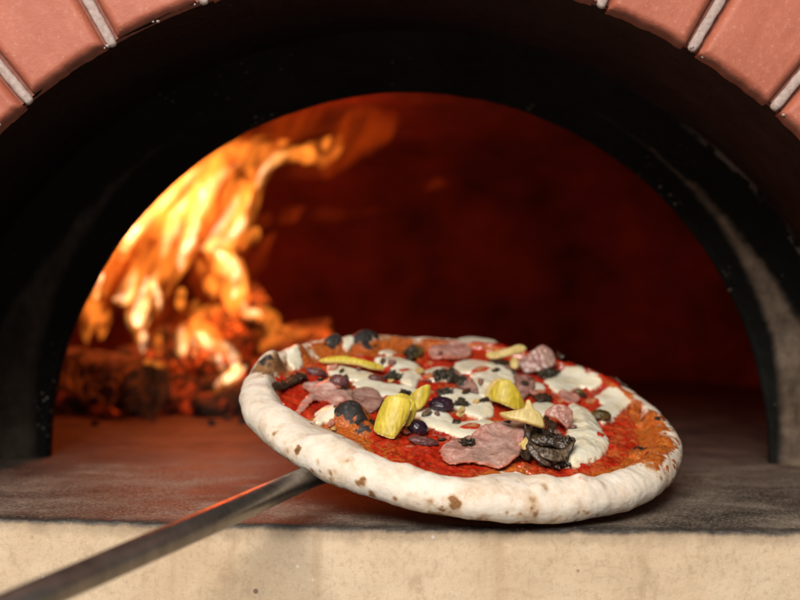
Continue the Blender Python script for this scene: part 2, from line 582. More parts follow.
def mat_cheese_stained():
    m = NT('cheese mixed with sauce')
    v = m.coord()
    n1 = m.noise(v, 90, 5, 0.65)
    n2 = m.noise(v, 330, 4, 0.65)
    c = m.ramp(n1, [(0.30, (0.40, 0.07, 0.02)), (0.5, (0.56, 0.26, 0.11)), (0.70, (0.66, 0.48, 0.30))])
    c = m.mix(m.math('MULTIPLY', m.step(n2, 0.46, 0.34), 0.5), c, (0.30, 0.04, 0.012))
    c = m.mix(m.step(m.math('ADD', m.attr('rim'), m.math('MULTIPLY', m.math('SUBTRACT', n1, 0.5), 1.4)), 0.10, 0.55), c, (0.46, 0.03, 0.009))
    nd = m.bsdf(c, m.ramp(n2, [(0.3, 0.14), (0.7, 0.34)]), m.bump(n2, 0.6, 0.0012, m.bump(n1, 0.5, 0.003)))
    return m.m


def mat_ham(name, a, b_, edge):
    m = NT(name)
    v = m.coord()
    n1 = m.noise(v, 80, 6, 0.7, 1.0)
    n2 = m.noise(v, 230, 4, 0.6)
    n4 = m.noise(v, 34, 4, 0.6)
    c = m.ramp(n1, [(0.30, tuple(x * 0.5 for x in a)), (0.47, a), (0.66, b_)])
    c = m.mix(m.math('MULTIPLY', m.step(n4, 0.48, 0.66), 0.55), c, (0.36, 0.25, 0.20))
    c = m.mix(m.math('MULTIPLY', m.step(n2, 0.54, 0.70), 0.35), c, tuple(min(0.85, x * 1.2 + 0.05) for x in b_))
    c = m.mix(m.math('MULTIPLY', m.step(n2, 0.44, 0.32), 0.35), c, tuple(x * 0.45 for x in a))
    c = m.mix(m.math('MULTIPLY', m.step(m.math('ADD', m.attr('rim'), m.math('MULTIPLY', m.math('SUBTRACT', n1, 0.5), 1.6)), 0.40, 0.95), 0.85), c, edge)
    nd = m.bsdf(c, m.ramp(n2, [(0.3, 0.12), (0.7, 0.34)]), m.bump(n2, 0.40, 0.0010, m.bump(n1, 0.3, 0.0024)), Coat_Weight=0.18, Coat_Roughness=0.15)
    nd.inputs['Subsurface Weight'].default_value = 0.08
    nd.inputs['Subsurface Radius'].default_value = (1, 0.35, 0.25)
    nd.inputs['Subsurface Scale'].default_value = 0.002
    return m.m


def mat_veg(name, a, b_, edge, rough=0.35, sss=0.25, scale=60, fibre=0.0, shine=0.5, soft=1.0):
    m = NT(name)
    v = m.coord()
    n1 = m.noise(v, scale, 5, 0.65)
    n2 = m.noise(v, scale * 6, 5, 0.7)
    c = m.ramp(n1, [(0.30, a), (0.66, b_)])
    if fibre:
        fb = m.noise(m.coord((1, 0.3, 0.16)), 620, 3, 0.6)
        c = m.mix(m.math('MULTIPLY', m.step(fb, 0.5, 0.66), fibre), c, tuple(min(0.9, x * 1.25 + 0.03) for x in b_))
        c = m.mix(m.math('MULTIPLY', m.step(fb, 0.48, 0.34), fibre), c, tuple(x * 0.55 for x in a))
    c = m.mix(m.math('MULTIPLY', m.step(m.math('ADD', m.attr('rim'), m.math('MULTIPLY', m.math('SUBTRACT', n2, 0.5), 1.1)), 0.5, 1.0), 0.8), c, edge)
    sp = m.vor(v, 190)
    c = m.mix(m.math('MULTIPLY', m.step(sp, 0.10, 0.05), m.step(m.noise(v, 40, 2), 0.52, 0.58)), c, tuple(x * 0.2 for x in a))
    nd = m.bsdf(c, m.ramp(n2, [(0.3, rough * 0.7), (0.7, rough * 1.35)]), m.bump(n2, 0.35 * soft, 0.0008, m.bump(n1, 0.3 * soft, 0.0016)))
    nd.inputs['Specular IOR Level'].default_value = shine
    nd.inputs['Subsurface Weight'].default_value = sss
    nd.inputs['Subsurface Radius'].default_value = (1, 0.8, 0.2)
    nd.inputs['Subsurface Scale'].default_value = 0.0015
    return m.m


def mat_flame(name, color, k, lo=0.3, hi=0.62, scale=24):
    """Burning gas: light given off through the whole volume, in streaks."""
    m = NT(name)
    c0 = m.n('ShaderNodeTexCoord')
    mr = m.n('ShaderNodeMapping')
    m.t.links.new(c0.outputs['Object'], mr.inputs['Vector'])
    mr.inputs['Rotation'].default_value = (0, -0.42, 0)      # the draught leans the streaks to the right
    ms = m.n('ShaderNodeMapping')
    m.t.links.new(mr.outputs[0], ms.inputs['Vector'])
    ms.inputs['Scale'].default_value = (1, 1, 0.22)
    n = m.noise(ms.outputs[0], scale, 2.5, 0.5, 0.9)
    st = m.math('MULTIPLY', m.step(n, lo, hi), k)
    e = m.n('ShaderNodeEmission', Color=color, Strength=st)
    m.t.links.new(e.outputs[0], m.out.inputs['Volume'])
    return m.m


def mat_ember(k=2.2):
    m = NT('glowing charcoal')
    v = m.coord()
    n1 = m.noise(v, 26, 5, 0.7)
    n2 = m.noise(v, 120, 5, 0.7)
    c = m.ramp(n2, [(0.3, (0.02, 0.015, 0.012)), (0.7, (0.10, 0.08, 0.07))])
    g = m.math('MULTIPLY', m.step(n1, 0.46, 0.74), m.step(n2, 0.36, 0.7))
    hot = m.math('MULTIPLY', g, m.attr('hot'))
    nd = m.bsdf(c, 0.9, m.bump(n2, 0.6, 0.004))
    m.set(nd, 'Emission Color', m.ramp(hot, [(0.0, (0.9, 0.05, 0.004)), (0.6, (1.0, 0.16, 0.02)), (1.0, (1, 0.35, 0.07))]))
    m.set(nd, 'Emission Strength', m.math('MULTIPLY', hot, 2.2 * k))
    return m.m


def mat_log(dark=(0.035, 0.028, 0.022), light=(0.15, 0.13, 0.115), glow=2.4):
    m = NT('charred wood')
    v = m.coord()
    n1 = m.noise(v, 30, 5, 0.7)
    n2 = m.noise(v, 130, 5, 0.7)
    ck = m.vor(m.coord((1.6, 1, 1)), 55, 'DISTANCE_TO_EDGE')
    c = m.ramp(n1, [(0.3, dark), (0.7, light)])
    c = m.mix(m.step(ck, 0.07, 0.02), c, (0.012, 0.01, 0.008))
    hot = m.math('MULTIPLY', m.math('MULTIPLY', m.step(ck, 0.16, 0.03), m.step(n1, 0.44, 0.62)), m.attr('hot'))
    hot = m.math('ADD', hot, m.math('MULTIPLY', m.math('MULTIPLY', m.step(n2, 0.52, 0.72), 0.5), m.attr('hot')))
    nd = m.bsdf(c, 0.9, m.bump(n2, 0.5, 0.003))
    m.set(nd, 'Emission Color', (1.0, 0.13, 0.012))
    m.set(nd, 'Emission Strength', m.math('MULTIPLY', hot, glow))
    return m.m


# ------------------------------------------------------------------ hearth (the surface)
HE = 0.636     # front edge of the hearth


def build_hearth():
    xs = np.concatenate([np.linspace(-0.9, -0.36, 28)[:-1], np.linspace(-0.36, 0.36, 361), np.linspace(0.36, 0.9, 28)[1:]])
    prof = []
    for y in np.concatenate([np.linspace(1.95, 0.95, 21), np.linspace(0.94, 0.66, 29), np.linspace(0.658, HE + 0.006, 14)]):
        prof.append((y, 0.0))
    for a in np.linspace(0, math.pi / 2, 9)[1:]:
        prof.append((HE + 0.003 - 0.003 * math.sin(a), -0.003 + 0.003 * math.cos(a)))
    for z in np.concatenate([np.linspace(-0.007, -0.09, 48), np.linspace(-0.1, -0.45, 10)]):
        prof.append((HE, z))
    prof = np.array(prof)
    X, J = np.meshgrid(xs, np.arange(len(prof)), indexing='ij')
    V = np.stack([X.ravel(), prof[J.ravel(), 0], prof[J.ravel(), 1]], 1)
    edge = np.exp(-((np.hypot(V[:, 1] - HE, V[:, 2])) / 0.008) ** 2)
    n = fbm(V * 40, 4)
    n2 = fbm(V * 170 + 5, 3)
    V[:, 2] += -edge * (0.0014 * np.clip(n + 0.3, 0, 2) + 0.0008 * np.clip(n2, -0.2, 2))
    V[:, 1] += edge * (0.0018 * np.clip(n2 + 0.2, 0, 2))
    top = sstep(HE + 0.004, HE + 0.03, V[:, 1])
    V[:, 2] += top * 0.0007 * fbm(V * np.array([14, 22, 1]) + 9, 3) - 0.0004 * top
    fr = (V[:, 2] < -0.006)
    V[fr, 1] += 0.0008 * fbm(V[fr] * 30 + 3, 4)
    V[:, 1] += np.where(V[:, 1] < 0.70, 0.085 * np.clip(-V[:, 0] - 0.03, 0, 0.4) * sstep(0.70, HE + 0.004, V[:, 1]), 0)
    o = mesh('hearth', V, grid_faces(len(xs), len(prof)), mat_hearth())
    return tag(o, 'dark stained stone hearth with a pale plaster front ledge', 'hearth', kind='structure')


build_hearth()

# ------------------------------------------------------------------ the oven
oven = empty('pizza_oven', 'wood fired pizza oven with pink brick arch round its black sooty mouth', 'oven', (0, 0.9, 0))
oven_off = np.array([0, 0.9, 0])
BZ, BR, BY = -0.015, 0.339, 0.645     # brick arch centre height, inner radius, front plane


def build_bricks():
    V, F, E = [], [], []
    gap = math.radians(0.80)
    for k in range(-8, 8):
        a0 = math.radians(90 + k * 10) + gap
        a1 = math.radians(90 + k * 10 + 10) - gap
        na, nr = 30, 40
        r0 = BR + 0.0012 * random.uniform(-1, 1)
        dy = random.uniform(-0.0012, 0.0012)
        A = np.linspace(a0, a1, na)
        Rr = BR + 0.215
        Rs = np.concatenate([np.linspace(r0, r0 + 0.01, 8)[:-1], np.linspace(r0 + 0.01, Rr, nr - 7)])
        off = len(V)
        # rings: skirt back, chamfer, front
        aa, rr = np.meshgrid(A, Rs, indexing='ij')
        ed = np.minimum(np.minimum(aa - a0, a1 - aa) * rr, np.minimum(rr - r0, Rr - rr))
        y = BY + dy + 0.0045 * (1 - np.clip(ed / 0.0035, 0, 1)) ** 1.5
        P = np.stack([rr * np.cos(aa), y, BZ + rr * np.sin(aa)], -1).reshape(-1, 3)
        P[:, 1] += 0.0007 * fbm(P * 55 + k, 4) + 0.0003 * fbm(P * 250, 2)
        edg = np.exp(-(rr - r0).ravel() / 0.004)
        nz = fbm(P * 120 + 3 * k, 3)
        rad = np.stack([np.cos(aa), 0 * aa, np.sin(aa)], -1).reshape(-1, 3)
        P += rad * (edg * 0.0012 * nz)[:, None]
        V.extend(P)
        E.extend(edg)
        F.extend(grid_faces(na, nr, off=off))
        # skirt to the back
        ring = [i * nr for i in range(na)] + [(na - 1) * nr + j for j in range(1, nr)] + [i * nr + nr - 1 for i in range(na - 2, -1, -1)] + [j for j in range(nr - 2, 0, -1)]
        boff = len(V)
        for i in ring:
            q = P[i].copy()
            q[1] = BY + 0.013
            V.append(q)
            E.append(edg[i])
        n = len(ring)
        for i in range(n):
            F.append((off + ring[i], off + ring[(i + 1) % n], boff + (i + 1) % n, boff + i))
    V = np.array(V) - oven_off
    o = mesh('brick_arch', V, F, mat_brick(), oven, attrs={'edge': E})
    o['label'] = 'arch of salmon pink bricks with raised pale mortar joints'
    # mortar beads and crumbs
    V, F = [], []
    for k in range(-8, 9):
        a = math.radians(90 + k * 10)
        d = np.array([math.cos(a), 0, math.sin(a)])
        t = np.array([-math.sin(a), 0, math.cos(a)])
        rs = np.concatenate([[BR - 0.0022, BR - 0.0018, BR - 0.0006], np.linspace(BR + 0.002, BR + 0.21, 60)])
        w = np.concatenate([[0.0003, 0.0018, 0.0026], np.full(60, 0.0030)])
        ns = 12
        off = len(V)
        for i, (r, ww) in enumerate(zip(rs, w)):
            for s in range(ns):
                ph = 2 * math.pi * s / ns
                p = np.array([0, BY + 0.0042, BZ]) + d * r + t * ww * math.cos(ph) + np.array([0, 1, 0]) * ww * 0.9 * math.copysign(abs(math.sin(ph)) ** 0.6, math.sin(ph))
                V.append(p)
        P = np.array(V[off:])
        P += 0.0006 * np.stack([fbm(P * 120 + 3, 4), fbm(P * 120 + 13, 4), fbm(P * 120 + 23, 4)], 1)
        V[off:] = list(P)
        nr = len(rs)
        for i in range(nr - 1):
            for s in range(ns):
                F.append((off + i * ns + s, off + (i + 1) * ns + s, off + (i + 1) * ns + (s + 1) % ns, off + i * ns + (s + 1) % ns))
        F.append(tuple(off + s for s in range(ns)))
    rg = np.random.default_rng(5)
    for _ in range(26):
        a = math.radians(rg.uniform(40, 140))
        s = rg.uniform(0.0005, 0.0016)
        p0 = np.array([0, BY + rg.uniform(0.0005, 0.006), BZ]) + (BR - 0.3 * s) * np.array([math.cos(a), 0, math.sin(a)])
        off = len(V)
        bm = bmesh.new()
        bmesh.ops.create_icosphere(bm, subdivisions=1, radius=s)
        for v in bm.verts:
            V.append(p0 + np.array(v.co) * rg.uniform(0.6, 1.3, 3))
        for f in bm.faces:
            F.append(tuple(off + v.index for v in f.verts))
        bm.free()
    mo = mesh('mortar', np.array(V) - oven_off, F, mat_mortar(), o)
    # dark backing between the bricks
    V = []
    A = np.radians(np.linspace(8, 172, 120))
    for a in A:
        for r in (BR + 0.001, BR + 0.213):
            for y in (BY + 0.0058, BY + 0.0125):
                V.append((r * math.cos(a), y, BZ + r * math.sin(a)))
    F = []
    for i in range(len(A) - 1):
        a, b = i * 4, i * 4 + 4
        F += [(a, b, b + 2, a + 2), (a + 1, b + 1, b + 3, a + 3), (a, a + 1, b + 1, b), (a + 2, a + 3, b + 3, b + 2)]
    F += [(0, 1, 3, 2), tuple(len(V) - 4 + i for i in (0, 2, 3, 1))]
    mesh('joint_bed', np.array(V) - oven_off, F, mat_backing(), o, smooth=False)


def build_mouth():
    """Soot-black vault behind the bricks, then the flared ring of the mouth."""
    prof = [(0.372, 0.694, -0.015, 0.0, -0.9), (0.344, 0.664, -0.015, 0.0, -0.8), (0.3415, 0.652, -0.015, 0.0, -0.7), (0.3400, 0.6505, -0.015, 0.0, -0.6)]
    for t in np.linspace(0, 1, 46)[1:]:
        prof.append((0.3400 + 0.0325 * t, 0.6505 + 0.2075 * t, -0.015 - 0.019 * t, 0.0, -0.6 + 0.58 * t))
    prof.append((0.3722, 0.8600, -0.034, 0.0, 0.0))
    prof.append((0.3700, 0.8612, -0.0335, 0.0, 0.03))
    for t in np.linspace(0, 1, 34)[1:]:
        prof.append((0.3700 + (0.2962 - 0.3700) * t, 0.8612 + 0.041 * t, -0.0335 * (1 - t), 0.008 * t, 0.03 + 0.92 * t))
    for a in np.linspace(0, math.pi / 2, 6)[1:]:
        prof.append((0.2962 - 0.003 * math.sin(a), 0.9022 + 0.004 * (1 - math.cos(a)), 0.0, 0.008, 0.95 + 0.05 * math.sin(a)))
    prof += [(0.2945, 0.912, 0.0, 0.010, 1.0), (0.302, 0.930, 0.0, 0.010, 1.0), (0.31, 0.934, 0.0, 0.010, 1.0), (0.36, 0.936, 0.0, 0.010, 1.0)]
    prof = np.array(prof)
    A = np.radians(np.linspace(-8, 188, 440))
    aa, jj = np.meshgrid(A, np.arange(len(prof)), indexing='ij')
    aa, jj = aa.ravel(), jj.ravel()
    r, y, zc, cx, uu = prof[jj].T
    zs = 1.0 + 0.02 * np.clip(uu, 0, 1)
    V = np.stack([cx + r * np.cos(aa), y, zc + r * np.sin(aa) * zs], 1)
    n = fbm(V * 22, 4) * 0.0013 + fbm(V * 90, 3) * 0.0006
    rad = np.stack([np.cos(aa), 0 * aa, np.sin(aa)], 1)
    V += rad * n[:, None]
    V[:, 1] += np.where(uu > 0, 1.2, 0.15) * n
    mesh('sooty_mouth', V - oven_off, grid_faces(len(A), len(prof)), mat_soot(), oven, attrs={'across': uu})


def build_chamber():
    p = 4.0
    cyy, rx, ry, rz = 1.36, 0.60, 0.53, 0.388
    nu, nv = 150, 70
    V = []
    # angle round the floor (full turn), elevation
    for i in range(nu):
        a = 2 * math.pi * i / nu
        for j in range(nv):
            e = math.pi / 2 * j / (nv - 1) * 0.9999 - 0.02
            d = np.array([math.cos(a) * math.cos(e), math.sin(a) * math.cos(e), math.sin(e)])
            s = (abs(d[0] / rx) ** p + abs(d[1] / ry) ** p + abs(d[2] / rz) ** p) ** (-1 / p)
            V.append(d * s + np.array([0, cyy, 0]))
    V = np.array(V)
    n = fbm(V * 6, 4) * 0.010
    c = V - np.array([0, cyy, 0.1])
    c /= np.linalg.norm(c, axis=1)[:, None]
    V += c * n[:, None]
    F = grid_faces(nu, nv, wrap=True)
    # keep only what lies behind the throat plane
    F = [f for f in F if all(V[i, 1] > 0.925 for i in f)]
    o = mesh('fire_chamber', V - oven_off, F, mat_chamber(), oven)
    # front wall of the chamber round the throat
    A = np.radians(np.linspace(-2, 182, 100))
    V = []
    for a in A:
        for r in (0.305, 0.34, 0.44, 0.72):
            V.append((0.008 + r * math.cos(a), 0.937 + 0.002 * (r > 0.3), r * math.sin(a) * (1.02 if r < 0.35 else 1)))
    mesh('inner_front_wall', np.array(V) - oven_off, grid_faces(len(A), 4), o.data.materials[0], oven)


build_bricks()
build_mouth()
build_chamber()

# ------------------------------------------------------------------ fire
def rock(c, s, rg, squash=(1, 1, 1), sub=2, rough=0.35):
    bm = bmesh.new()
    bmesh.ops.create_icosphere(bm, subdivisions=sub, radius=1.0)
    P = np.array([v.co[:] for v in bm.verts])
    F = [tuple(v.index for v in f.verts) for f in bm.faces]
    bm.free()
    P *= (1 + rough * fbm(P * 1.3 + rg.uniform(0, 90, 3), 3))[:, None]
    ax = Matrix.Rotation(rg.uniform(0, 6.28), 3, Vector(rg.normal(size=3)).normalized())
    P = (P * np.asarray(squash)) @ np.array(ax).T
    return c + P * s, F


def build_embers():
    rg = np.random.default_rng(21)
    V, F, H = [], [], []
    for i in range(620):
        t = rg.uniform(0, 1)
        x = -0.39 + 0.37 * rg.beta(1.5, 1.6)
        y = rg.uniform(1.24, 1.56)
        pile = 0.085 * math.exp(-((x + 0.25) / 0.13) ** 2) * math.exp(-((y - 1.42) / 0.11) ** 2)
        z = pile * rg.uniform(0.2, 1.0) + 0.006
        s = rg.uniform(0.006, 0.021)
        P, f = rock(np.array([x, y, z]), s, rg, rg.uniform(0.6, 1.5, 3))
        off = len(V)
        V.extend(P)
        F.extend(tuple(off + k for k in q) for q in f)
        H.extend([rg.uniform(0.15, 1.0) * (0.35 + 0.65 * sstep(0.01, 0.05, z))] * len(P))
    o = mesh('embers', V, F, mat_ember(), attrs={'hot': H}, smooth=False)
    tag(o, 'heap of glowing orange embers and charcoal under the flames', 'embers', kind='stuff')
    V, F = [], []
    for i in range(36):
        x = rg.uniform(-0.40, 0.02)
        y = rg.uniform(1.12, 1.30)
        P, f = rock(np.array([x, y, 0.002]), rg.uniform(0.0015, 0.006), rg, (1, 1, 0.7), 1)
        off = len(V)
        V.extend(P)
        F.extend(tuple(off + k for k in q) for q in f)
    o = mesh('ash_crumbs', V, F, mat_log(), attrs={'hot': np.zeros(len(V))}, smooth=False)
    tag(o, 'loose charcoal crumbs and ash scattered on the hearth before the fire', 'ash', kind='stuff')


def log(label, p0, p1, r, hot, seed, split=False, mat=None):
    p0, p1 = np.array(p0, float), np.array(p1, float)
    ax = p1 - p0
    L = np.linalg.norm(ax)
    ax /= L
    up = np.array([0, 0, 1.0])
    s = np.cross(ax, up)
    s /= np.linalg.norm(s)
    t = np.cross(s, ax)
    nl, na = 60, 48
    V, H = [], []
    ls = np.concatenate([[0, 0, 0.0], np.linspace(0, L, nl), [L, L, L]])
    fs = np.concatenate([[0.02, 0.5, 0.9], np.full(nl, 1.0), [0.9, 0.5, 0.02]])
    for l, f in zip(ls, fs):
        for k in range(na):
            a = 2 * math.pi * k / na
            rr = r * f
            if split:      # split log: flat-sided wedge
                rr *= 0.72 / max(abs(math.cos(((a + 0.4) % (2 * math.pi / 3)) - math.pi / 3)), 0.5)
            V.append(p0 + ax * l + s * rr * math.cos(a) + t * rr * math.sin(a))
    V = np.array(V)
    n = fbm(V * 28 + seed, 4)
    d = V - (p0 + ((V - p0) @ ax)[:, None] * ax)
    V += d * (0.22 * n)[:, None] + ax * (0.006 * fbm(V * 50 + seed + 7, 3))[:, None]
    nn = len(ls)
    F = grid_faces(nn, na)
    F += [(i * na + na - 1, (i + 1) * na + na - 1, (i + 1) * na, i * na) for i in range(nn - 1)]
    o = mesh('charred_log', V, F, mat or mat_log(), attrs={'hot': np.full(len(V), hot) * np.clip(0.4 + 1.4 * (fbm(V * 9 + seed, 2) + 0.3), 0, 1.3)})
    return tag(o, label, 'log', 'logs in the fire')


def tongue(pts, Y, mat, parent, flat=1.0, seed=0, wob=0.18, depth=None):
    """One flame: a closed, pinched tube through photo points (px, py, half width px), given at a real depth Y."""
    pts = np.array(pts, float)
    C = smooth_poly(np.column_stack([pts, np.linspace(0, 1, len(pts))]), 9, closed=False)
    n = len(C)
    t = np.linspace(0, 1, n)
    rg = np.random.default_rng(seed + 100)
    yy = Y + 0.02 * np.interp(t, np.linspace(0, 1, 4), rg.normal(size=4))
    P = np.array([at(a, b, y) for a, b, y in zip(C[:, 0], C[:, 1], yy)])
    w = np.clip(C[:, 2], 1.0, 99) * 1.06 * yy / FPX
    # round the two ends
    cap = np.clip(t / 0.20, 0, 1) ** 0.6 * np.clip((1 - t) / 0.36, 0, 1) ** 0.7
    w = w * np.clip(cap, 0.03, 1)
    T = np.gradient(P, axis=0)
    T /= np.linalg.norm(T, axis=1)[:, None]
    na = 18
    V = []
    ydir = np.array([0, 1.0, 0])
    for i in range(n):
        s = np.cross(T[i], ydir)
        s /= np.linalg.norm(s)
        q = np.cross(s, T[i])
        dw = w[i] * flat
        for k in range(na):
            a = 2 * math.pi * k / na
            V.append(P[i] + s * w[i] * math.cos(a) + q * dw * math.sin(a))
    V = np.array(V)
    ctr = np.repeat(P, na, 0)
    nz = fbm(V * np.array([38, 38, 16]) + seed * 3.1, 3)
    V = ctr + (V - ctr) * (1 + wob * 2.2 * nz)[:, None]
    V[:, 0] += 0.004 * pn(V * 22 + seed) 
    F = grid_faces(n, na)
    F += [(i * na + na - 1, (i + 1) * na + na - 1, (i + 1) * na, i * na) for i in range(n - 1)]
    F += [tuple(range(na)), tuple((n - 1) * na + k for k in range(na - 1, -1, -1))]
    return mesh('flame', V, F, mat, parent)


def build_fire():
    fire = empty('wood_fire', 'bright yellow and orange flames licking up the left of the oven chamber', 'fire', (-0.25, 1.38, 0))
    MR = mat_flame('dull red flame', (1.0, 0.10, 0.007), 6.5, 0.38, 0.68, 24)
    MO = mat_flame('orange flame', (1.0, 0.25, 0.026), 62.0, 0.38, 0.70, 46)
    MY = mat_flame('yellow flame', (1.0, 0.44, 0.11), 88.0, 0.40, 0.68, 54)
    MW = mat_flame('white hot flame', (1.0, 0.60, 0.34), 120.0, 0.38, 0.66, 52)
    red = [
        # wide dull red veils
        [(150, 330, 30), (140, 260, 46), (165, 200, 52), (215, 150, 40), (270, 125, 22)],
        [(220, 330, 20), (215, 260, 30), (224, 200, 32), (262, 150, 20), (330, 128, 12)],
        [(100, 340, 14), (98, 290, 20), (118, 235, 26), (150, 195, 20)],
        [(228, 238, 7), (272, 218, 8), (310, 214, 9), (345, 213, 8), (384, 209, 6)],
        [(262, 180, 12), (320, 158, 18), (370, 128, 22), (398, 128, 14), (412, 140, 4)],
        [(225, 165, 14), (290, 128, 18), (345, 110, 14), (384, 112, 6)],
        [(392, 200, 4), (412, 190, 5), (440, 183, 6), (448, 188, 3)],
        [(238, 300, 8), (256, 262, 8), (268, 240, 6), (282, 228, 3)],
        [(200, 390, 14), (212, 350, 26), (222, 310, 20), (236, 280, 10)],
        [(110, 390, 10), (150, 360, 22), (180, 320, 24), (175, 290, 12)],
    ]
    orange = [
        [(92, 330, 6), (93, 303, 9), (97, 286, 10), (107, 266, 9), (120, 250, 6)],
        [(99, 326, 5), (92, 305, 7), (96, 290, 6)],
        [(112, 300, 5), (124, 297, 8), (136, 270, 9), (146, 246, 8), (150, 222, 5)],
        [(136, 262, 7), (122, 250, 9), (128, 232, 12), (148, 212, 14), (170, 200, 8)],
        [(141, 352, 5), (140, 322, 12), (144, 292, 11), (158, 262, 12), (172, 232, 15), (190, 200, 14), (214, 176, 8)],
        [(157, 320, 6), (158, 300, 7), (153, 285, 7), (164, 264, 8), (178, 240, 8)],
        [(176, 276, 7), (184, 258, 11), (196, 226, 14), (202, 196, 16), (214, 172, 12), (236, 158, 6)],
        [(150, 240, 12), (166, 216, 16), (190, 190, 16), (206, 166, 10), (222, 154, 5)],
        [(192, 250, 7), (220, 243, 10), (240, 224, 12), (248, 200, 12), (256, 180, 11), (272, 160, 10), (300, 154, 9), (326, 160, 8), (340, 148, 5)],
        [(232, 318, 9), (234, 296, 14), (232, 272, 15), (222, 254, 13), (208, 232, 10), (206, 210, 7)],
        [(243, 276, 5), (242, 298, 7), (248, 313, 8), (263, 313, 8), (272, 322, 9), (268, 334, 8), (254, 330, 6)],
        [(199, 258, 4), (205, 276, 6), (212, 292, 5), (214, 306, 3)],
        [(224, 306, 6), (203, 313, 6), (190, 328, 7), (183, 350, 8)],
        [(183, 288, 4), (180, 302, 5), (184, 314, 4)],
        [(196, 300, 3), (195, 309, 4), (190, 318, 3)],
        [(236, 248, 8), (250, 238, 9), (258, 228, 6)],
        [(140, 362, 2), (150, 362, 3), (166, 366, 3), (182, 364, 3)],
        [(205, 390, 4), (216, 386, 8), (232, 376, 8), (246, 366, 7)],
        [(182, 358, 7), (184, 334, 8), (194, 326, 8), (210, 338, 10), (222, 352, 10), (232, 368, 8)],
        [(158, 356, 4), (157, 340, 5), (160, 326, 4)],
        [(206, 178, 10), (230, 160, 12), (262, 150, 9), (290, 140, 6)],
        [(100, 340, 4), (106, 318, 6), (98, 300, 5)],
        [(276, 162, 4), (292, 153, 7), (308, 156, 8), (322, 163, 7), (334, 154, 7), (346, 142, 4)],
        [(300, 150, 4), (318, 146, 6), (336, 140, 6), (352, 130, 4)],
        [(214, 300, 5), (216, 276, 7), (210, 252, 6), (214, 236, 4)],
    ]
    orange += [
        [(104, 300, 7), (112, 262, 11), (132, 226, 13), (160, 194, 13), (192, 168, 10), (226, 148, 6)],
        [(124, 262, 8), (146, 222, 14), (180, 188, 16), (212, 162, 13), (248, 142, 8), (276, 134, 4)],
        [(166, 300, 7), (174, 262, 12), (186, 226, 15), (206, 192, 15), (232, 168, 10)],
        [(214, 250, 8), (226, 222, 14), (236, 196, 14), (248, 172, 10), (262, 156, 6)],
        [(88, 345, 5), (88, 318, 8), (94, 292, 8), (102, 274, 6)],
        [(300, 334, 3), (280, 338, 5), (262, 346, 5), (250, 356, 5)],
        [(320, 330, 2), (305, 333, 4), (290, 330, 4), (278, 326, 3)],
    ]
    yellow = [
        [(118, 262, 4), (134, 232, 7), (158, 206, 8), (186, 180, 6), (208, 164, 4)],
        [(186, 236, 5), (200, 204, 8), (218, 178, 7), (240, 162, 4)],
        [(206, 246, 5), (222, 226, 8), (234, 206, 7), (242, 188, 4)],
        [(160, 262, 4), (168, 238, 7), (178, 214, 7), (190, 196, 4)],
        [(180, 272, 5), (182, 260, 8), (190, 240, 8), (197, 221, 7), (202, 206, 5)],
        [(112, 300, 3), (124, 297, 7), (131, 282, 7), (137, 266, 4)],
        [(136, 326, 8), (139, 316, 11), (142, 294, 8), (147, 276, 5)],
        [(142, 354, 4), (142, 340, 6), (140, 326, 7)],
        [(158, 312, 3), (157, 298, 5), (152, 284, 5), (162, 268, 4)],
        [(194, 249, 4), (220, 243, 8), (237, 228, 8), (246, 208, 6), (250, 194, 4)],
        [(230, 300, 6), (236, 288, 9), (232, 270, 10), (220, 256, 8), (208, 248, 4)],
        [(182, 356, 6), (181, 340, 7), (182, 324, 5)],
        [(195, 358, 6), (193, 342, 8), (198, 336, 7), (210, 346, 9), (218, 360, 9), (227, 374, 6)],
        [(216, 342, 6), (226, 350, 7), (232, 364, 6), (236, 372, 4)],
        [(214, 388, 4), (224, 381, 7), (236, 374, 7), (245, 366, 6)],
        [(196, 180, 4), (202, 196, 6), (204, 210, 5)],
        [(122, 252, 4), (128, 238, 7), (140, 226, 6)],
        [(170, 218, 4), (184, 200, 6), (196, 182, 4)],
        [(243, 300, 3), (245, 312, 5), (258, 314, 5), (268, 322, 4)],
        [(254, 190, 3), (262, 172, 5), (276, 158, 6), (290, 153, 4)],
        [(96, 300, 3), (96, 288, 5), (104, 272, 4)],
    ]
    rg = np.random.default_rng(8)
    for i, p in enumerate(red):
        tongue(p, rg.uniform(1.34, 1.48), MR, fire, 1.0, i, 0.25)
    for i, p in enumerate(orange):
        tongue(p, (1.21 if max(q[1] for q in p) > 361 else rg.uniform(1.27, 1.42)), MO, fire, 1.0, i + 20, 0.22)
    for i, p in enumerate(yellow):
        yy = 1.205 if max(q[1] for q in p) > 361 else rg.uniform(1.26, 1.38)
        tongue(p, yy, MY, fire, 1.0, i + 60, 0.24)
        tongue([(a + 1.0, b - 1, c * 0.55) for a, b, c in p], yy, MW, fire, 1.0, i + 60, 0.24)
    for o in fire.children:
        o.location = -fire.location
    for nm, loc, e, rad in (('fire_light', (-0.22, 1.36, 0.19), 0.46, 0.07), ('fire_light', (-0.19, 1.32, 0.31), 2.1, 0.05)):
        d = bpy.data.lights.new(nm, 'POINT')
        d.energy = e
        d.color = (1.0, 0.105, 0.018)
        d.shadow_soft_size = rad
        o = bpy.data.objects.new(nm, d)
        COL.objects.link(o)
        o.location = loc


